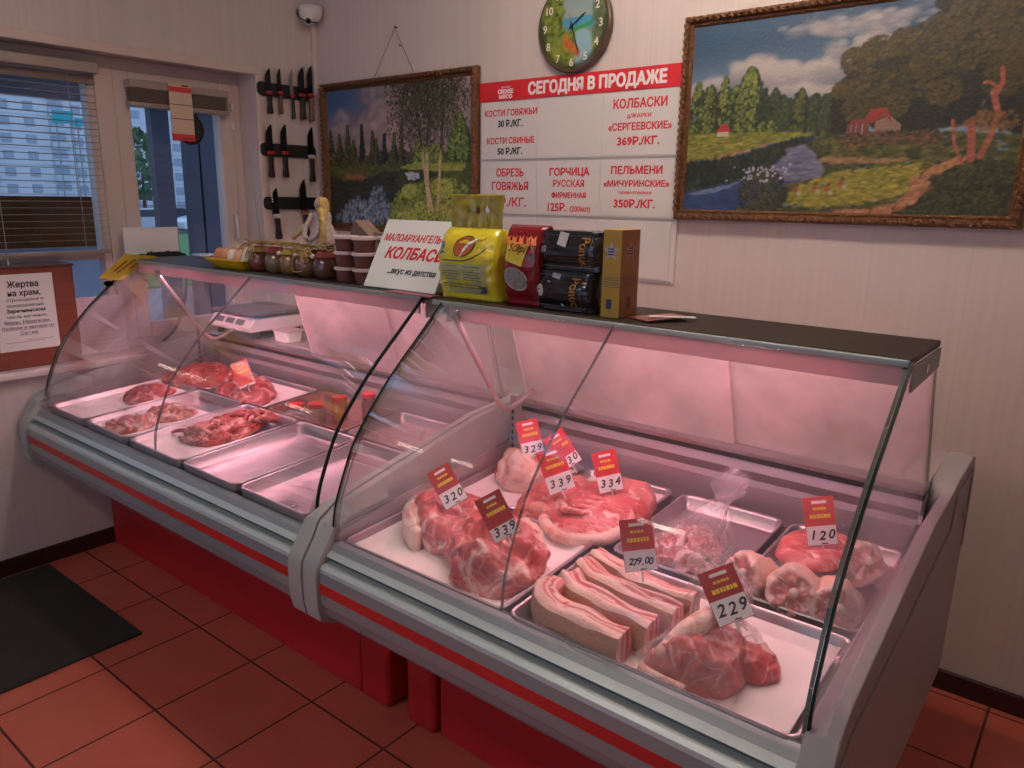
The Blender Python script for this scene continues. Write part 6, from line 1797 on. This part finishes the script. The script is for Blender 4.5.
bm = B(); loft(bm, [[(p[0], p[1], z) for p in rrect(.43 - s, .53 + s, -.60 - s, -.52 + s, .012, 4)] for z, s in ((.823, -.006), (.865, 0))]); obj('body', bm, M_white, tb, smooth=False)
obj('lid', bx(.425, .535, -.605, -.515, .865, .871), mat('lid_grey', (.5, .42, .42), .3), tb, bev=.003)

# ------------------------------------------------------------------ things by the left window
bxo = thing('donation_box', 'reddish wooden donation box with a printed white notice on the window sill', 'box', (-.06, -1.27, .765))
obj('body', bx(-.115, -.002, -1.52, -1.152, .766, 1.126), M_wood, bxo, bev=.003)
obj('lid', bx(-.120, .003, -1.525, -1.147, 1.126, 1.134), mat('box_lid_dark', (.10, .035, .02), .45), bxo, bev=.002)
no_ = obj('notice', bx(-.002, -.0005, -1.425, -1.226, .832, 1.106), M_paper, bxo)
def side_text(rows, bmx, parent, m, name):
    bm = B()
    for body, yc, z, w_, hgt, wt in rows:
        M_ = Matrix.Translation((.0, yc, z)) @ Matrix.Rotation(math.pi / 2, 4, 'Z') @ Matrix.Rotation(math.pi / 2, 4, 'X')
        text_bm(bm, body, hgt, M_, weight=wt, width=w_, extrude=.0003)
    return obj(name, bm, m, parent)
YC = -1.325
side_text([('Жертва', YC, 1.060, .100, .030, .0007), ('на храм,', YC, 1.030, .105, .028, .0006), ('Заречненском', YC, .970, .125, .017, .0004)], None, no_, M_blackink, 'bold_lettering')
side_text([('строящийся в', YC, 1.010, .12, .015, 0), ('микрорайоне', YC, .990, .12, .015, 0), ('честь мучениц', YC, .950, .13, .015, 0), ('Веры, Надежды,', YC, .930, .15, .016, 0), ('Любови и матери их', YC, .910, .175, .015, 0), ('Софии', YC, .890, .055, .016, 0)], None, no_, mat('grey_ink', (.12, .11, .13), .6), 'lettering')
bm = B()
for z, a, b_ in ((.927, -.07, .07), (.907, -.085, .085), (.887, -.03, .03), (.868, -.01, .08), (.862, -.08, .05)): box(bm, -.0005, .0001, YC + a, YC + b_, z, z + .001)
obj('underline', bm, mat('grey_ink', (.12, .11, .13)), bxo)

o = thing('ruled_sheet', 'white ruled paper sheet leaning on the window behind the donation box', 'paper', (-.07, -1.04, .766))
obj('sheet', bx(-.079, -.077, -1.140, -.945, .768, .995), mat('ruled_white', (.72, .66, .68), .6), o)
bm = B()
for k in range(12): box(bm, -.0772, -.0766, -1.137, -.948, .785 + k * .0175, .7862 + k * .0175)
for y in (-1.10, -1.0): box(bm, -.0772, -.0766, y, y + .0012, .77, .99)
obj('ruling', bm, mat('pale_line', (.42, .36, .42), .6), o)

lg = obj('window_ledge', bx(-.115, .010, -.935, -.35, 1.118, 1.132), mat('ledge_grey', (.26, .25, .26), .4), None, bev=.003); tag(lg, 'narrow grey ledge across the right window at counter-top height', 'shelf')
o = obj('white_card', bx(-.062, -.058, -.925, -.700, 1.1325, 1.258), M_paper, None); tag(o, 'blank pale card standing against the right window', 'card')
bm = cut_bm([(-.05, -.86), (-.055, -.78), (-.045, -.70), (-.02, -.69), (.0, -.74), (-.005, -.85), (-.025, -.885)], .024, 81, fold=.010, fscale=40, ridge=.008)
for v in bm.verts: v.co.z += 1.1325 - dkz(v.co.y)
o = obj('black_glove', bm, mat('black_cloth', (.012, .012, .014), .8), None, smooth=True); tag(o, 'crumpled black glove lying in front of the pale card', 'glove')
bm = lathe(B(), [(0, 0), (.03, 0), (.055, .008), (.056, .010), (.03, .003), (0, .003)], 28, (-.03, -.60, 1.1325)); o = obj('saucer', bm, M_white, None, smooth=True); tag(o, 'white saucer on the window ledge right of the glove', 'saucer')

yc = thing('yellow_card', 'yellow folded price card jutting from the left end of the counter top', 'card', (.03, -.95, 1.10))
A_, B_, C_, D_ = Vector((.115, -1.115, 1.082)), Vector((.100, -1.000, 1.168)), Vector((.085, -.868, 1.151)), Vector((.115, -1.035, 1.070))
bm = B()
nn = Vector((.0015, 0, .001))
loft(bm, [[A_, B_, C_, D_], [A_ + nn, B_ + nn, C_ + nn, D_ + nn]]); obj('card', bm, mat('mustard_card', (.46, .33, .02), .5), yc)
bm = B()
for t0, t1, s0, s1 in ((.30, .72, .25, .33), (.25, .80, .45, .53), (.45, .85, .68, .74)):
    def Pq(s, t): return (A_ * (1 - s) + D_ * s) * (1 - t) + (B_ * (1 - s) + C_ * s) * t + nn * 1.4
    loft(bm, [[q + nn * 1.2 for q in (Pq(s0, t0), Pq(s0, t1), Pq(s1, t1), Pq(s1, t0))], [q + nn * 1.8 for q in (Pq(s0, t0), Pq(s0, t1), Pq(s1, t1), Pq(s1, t0))]])
obj('print', bm, mat('brown_ink', (.22, .06, .01)), yc)
bm = cut_bm([(0, 0), (.012, -.014), (.03, -.012), (.036, 0), (.026, .012), (.008, .010)], .01, 2, fold=.001)
for v in bm.verts: v.co = Vector((.112, -1.095 + v.co.x, 1.062 + v.co.y * .8 + (v.co.z - dkz(v.co.y)) * .2))
obj('green_leaf', bm, mat('leaf_print', (.10, .18, .04), .5), yc)

# hanging paper strip and disk on the right window
hp = thing('paper_strip', 'long cream paper strip with red ends hanging over the right window blind', 'paper', (-.05, -.64, 1.83))
obj('strip', bx(-.053, -.051, -.690, -.592, 1.605, 1.830), mat('cream_strip', (.66, .50, .36), .6), hp)
bm = B(); box(bm, -.0512, -.0503, -.690, -.592, 1.605, 1.632); box(bm, -.0512, -.0503, -.690, -.592, 1.795, 1.815)
obj('red_band', bm, mat('strip_red', (.60, .05, .05), .5), hp)
bm = B(); box(bm, -.0503, -.0499, -.645, -.600, 1.614, 1.618); box(bm, -.0503, -.0499, -.635, -.605, 1.818, 1.824)
for z in (1.69, 1.745): box(bm, -.0512, -.0505, -.688, -.594, z, z + .003)
obj('print', bm, mat('dark_brown_ink', (.09, .04, .03), .5), hp)
bm = lathe(B(), [(0, 0), (.062, 0), (.063, .003), (.05, .006), (0, .006)], 36); xf(bm, Matrix.Translation((-.066, -.605, 1.655)) @ Matrix.Rotation(math.pi / 2, 4, 'Y'))
o = obj('black_disk', bm, M_black, None, smooth=False); tag(o, 'black round disc hanging behind the cream paper strip', 'disc')
bm = tube(B(), catmull([(-.03, -.68, 1.12), (-.03, -.69, 1.06), (-.03, -.715, .93), (-.03, -.76, .84), (-.03, -.82, .79)], 6), .006, 8)
o = obj('black_cable', bm, M_black, None, smooth=True); tag(o, 'black cable hanging from the window ledge behind the glass', 'cable')
bm = B(); 
for (y, z) in ((-.985, 1.20), (-.985, 1.25)): pass
tube(bm, catmull([(-.03, -.372, 1.74), (-.02, -.352, 1.45), (-.02, -.33, 1.16)], 6), .0012, 6)
o = obj('blind_cord', bm, M_slat, None); tag(o, 'thin blind cord hanging beside the right window frame', 'cord')

# door mat
o = obj('door_mat', bx(.035, .772, -3.1, -1.378, .0005, .009), mat('mat_dark', (.022, .020, .016), .85, noise_amt=.35, nscale=9, bump=.5, bscale=300), None, bev=.003)
tag(o, 'large dark ribbed doormat on the red tiles by the left wall', 'doormat')
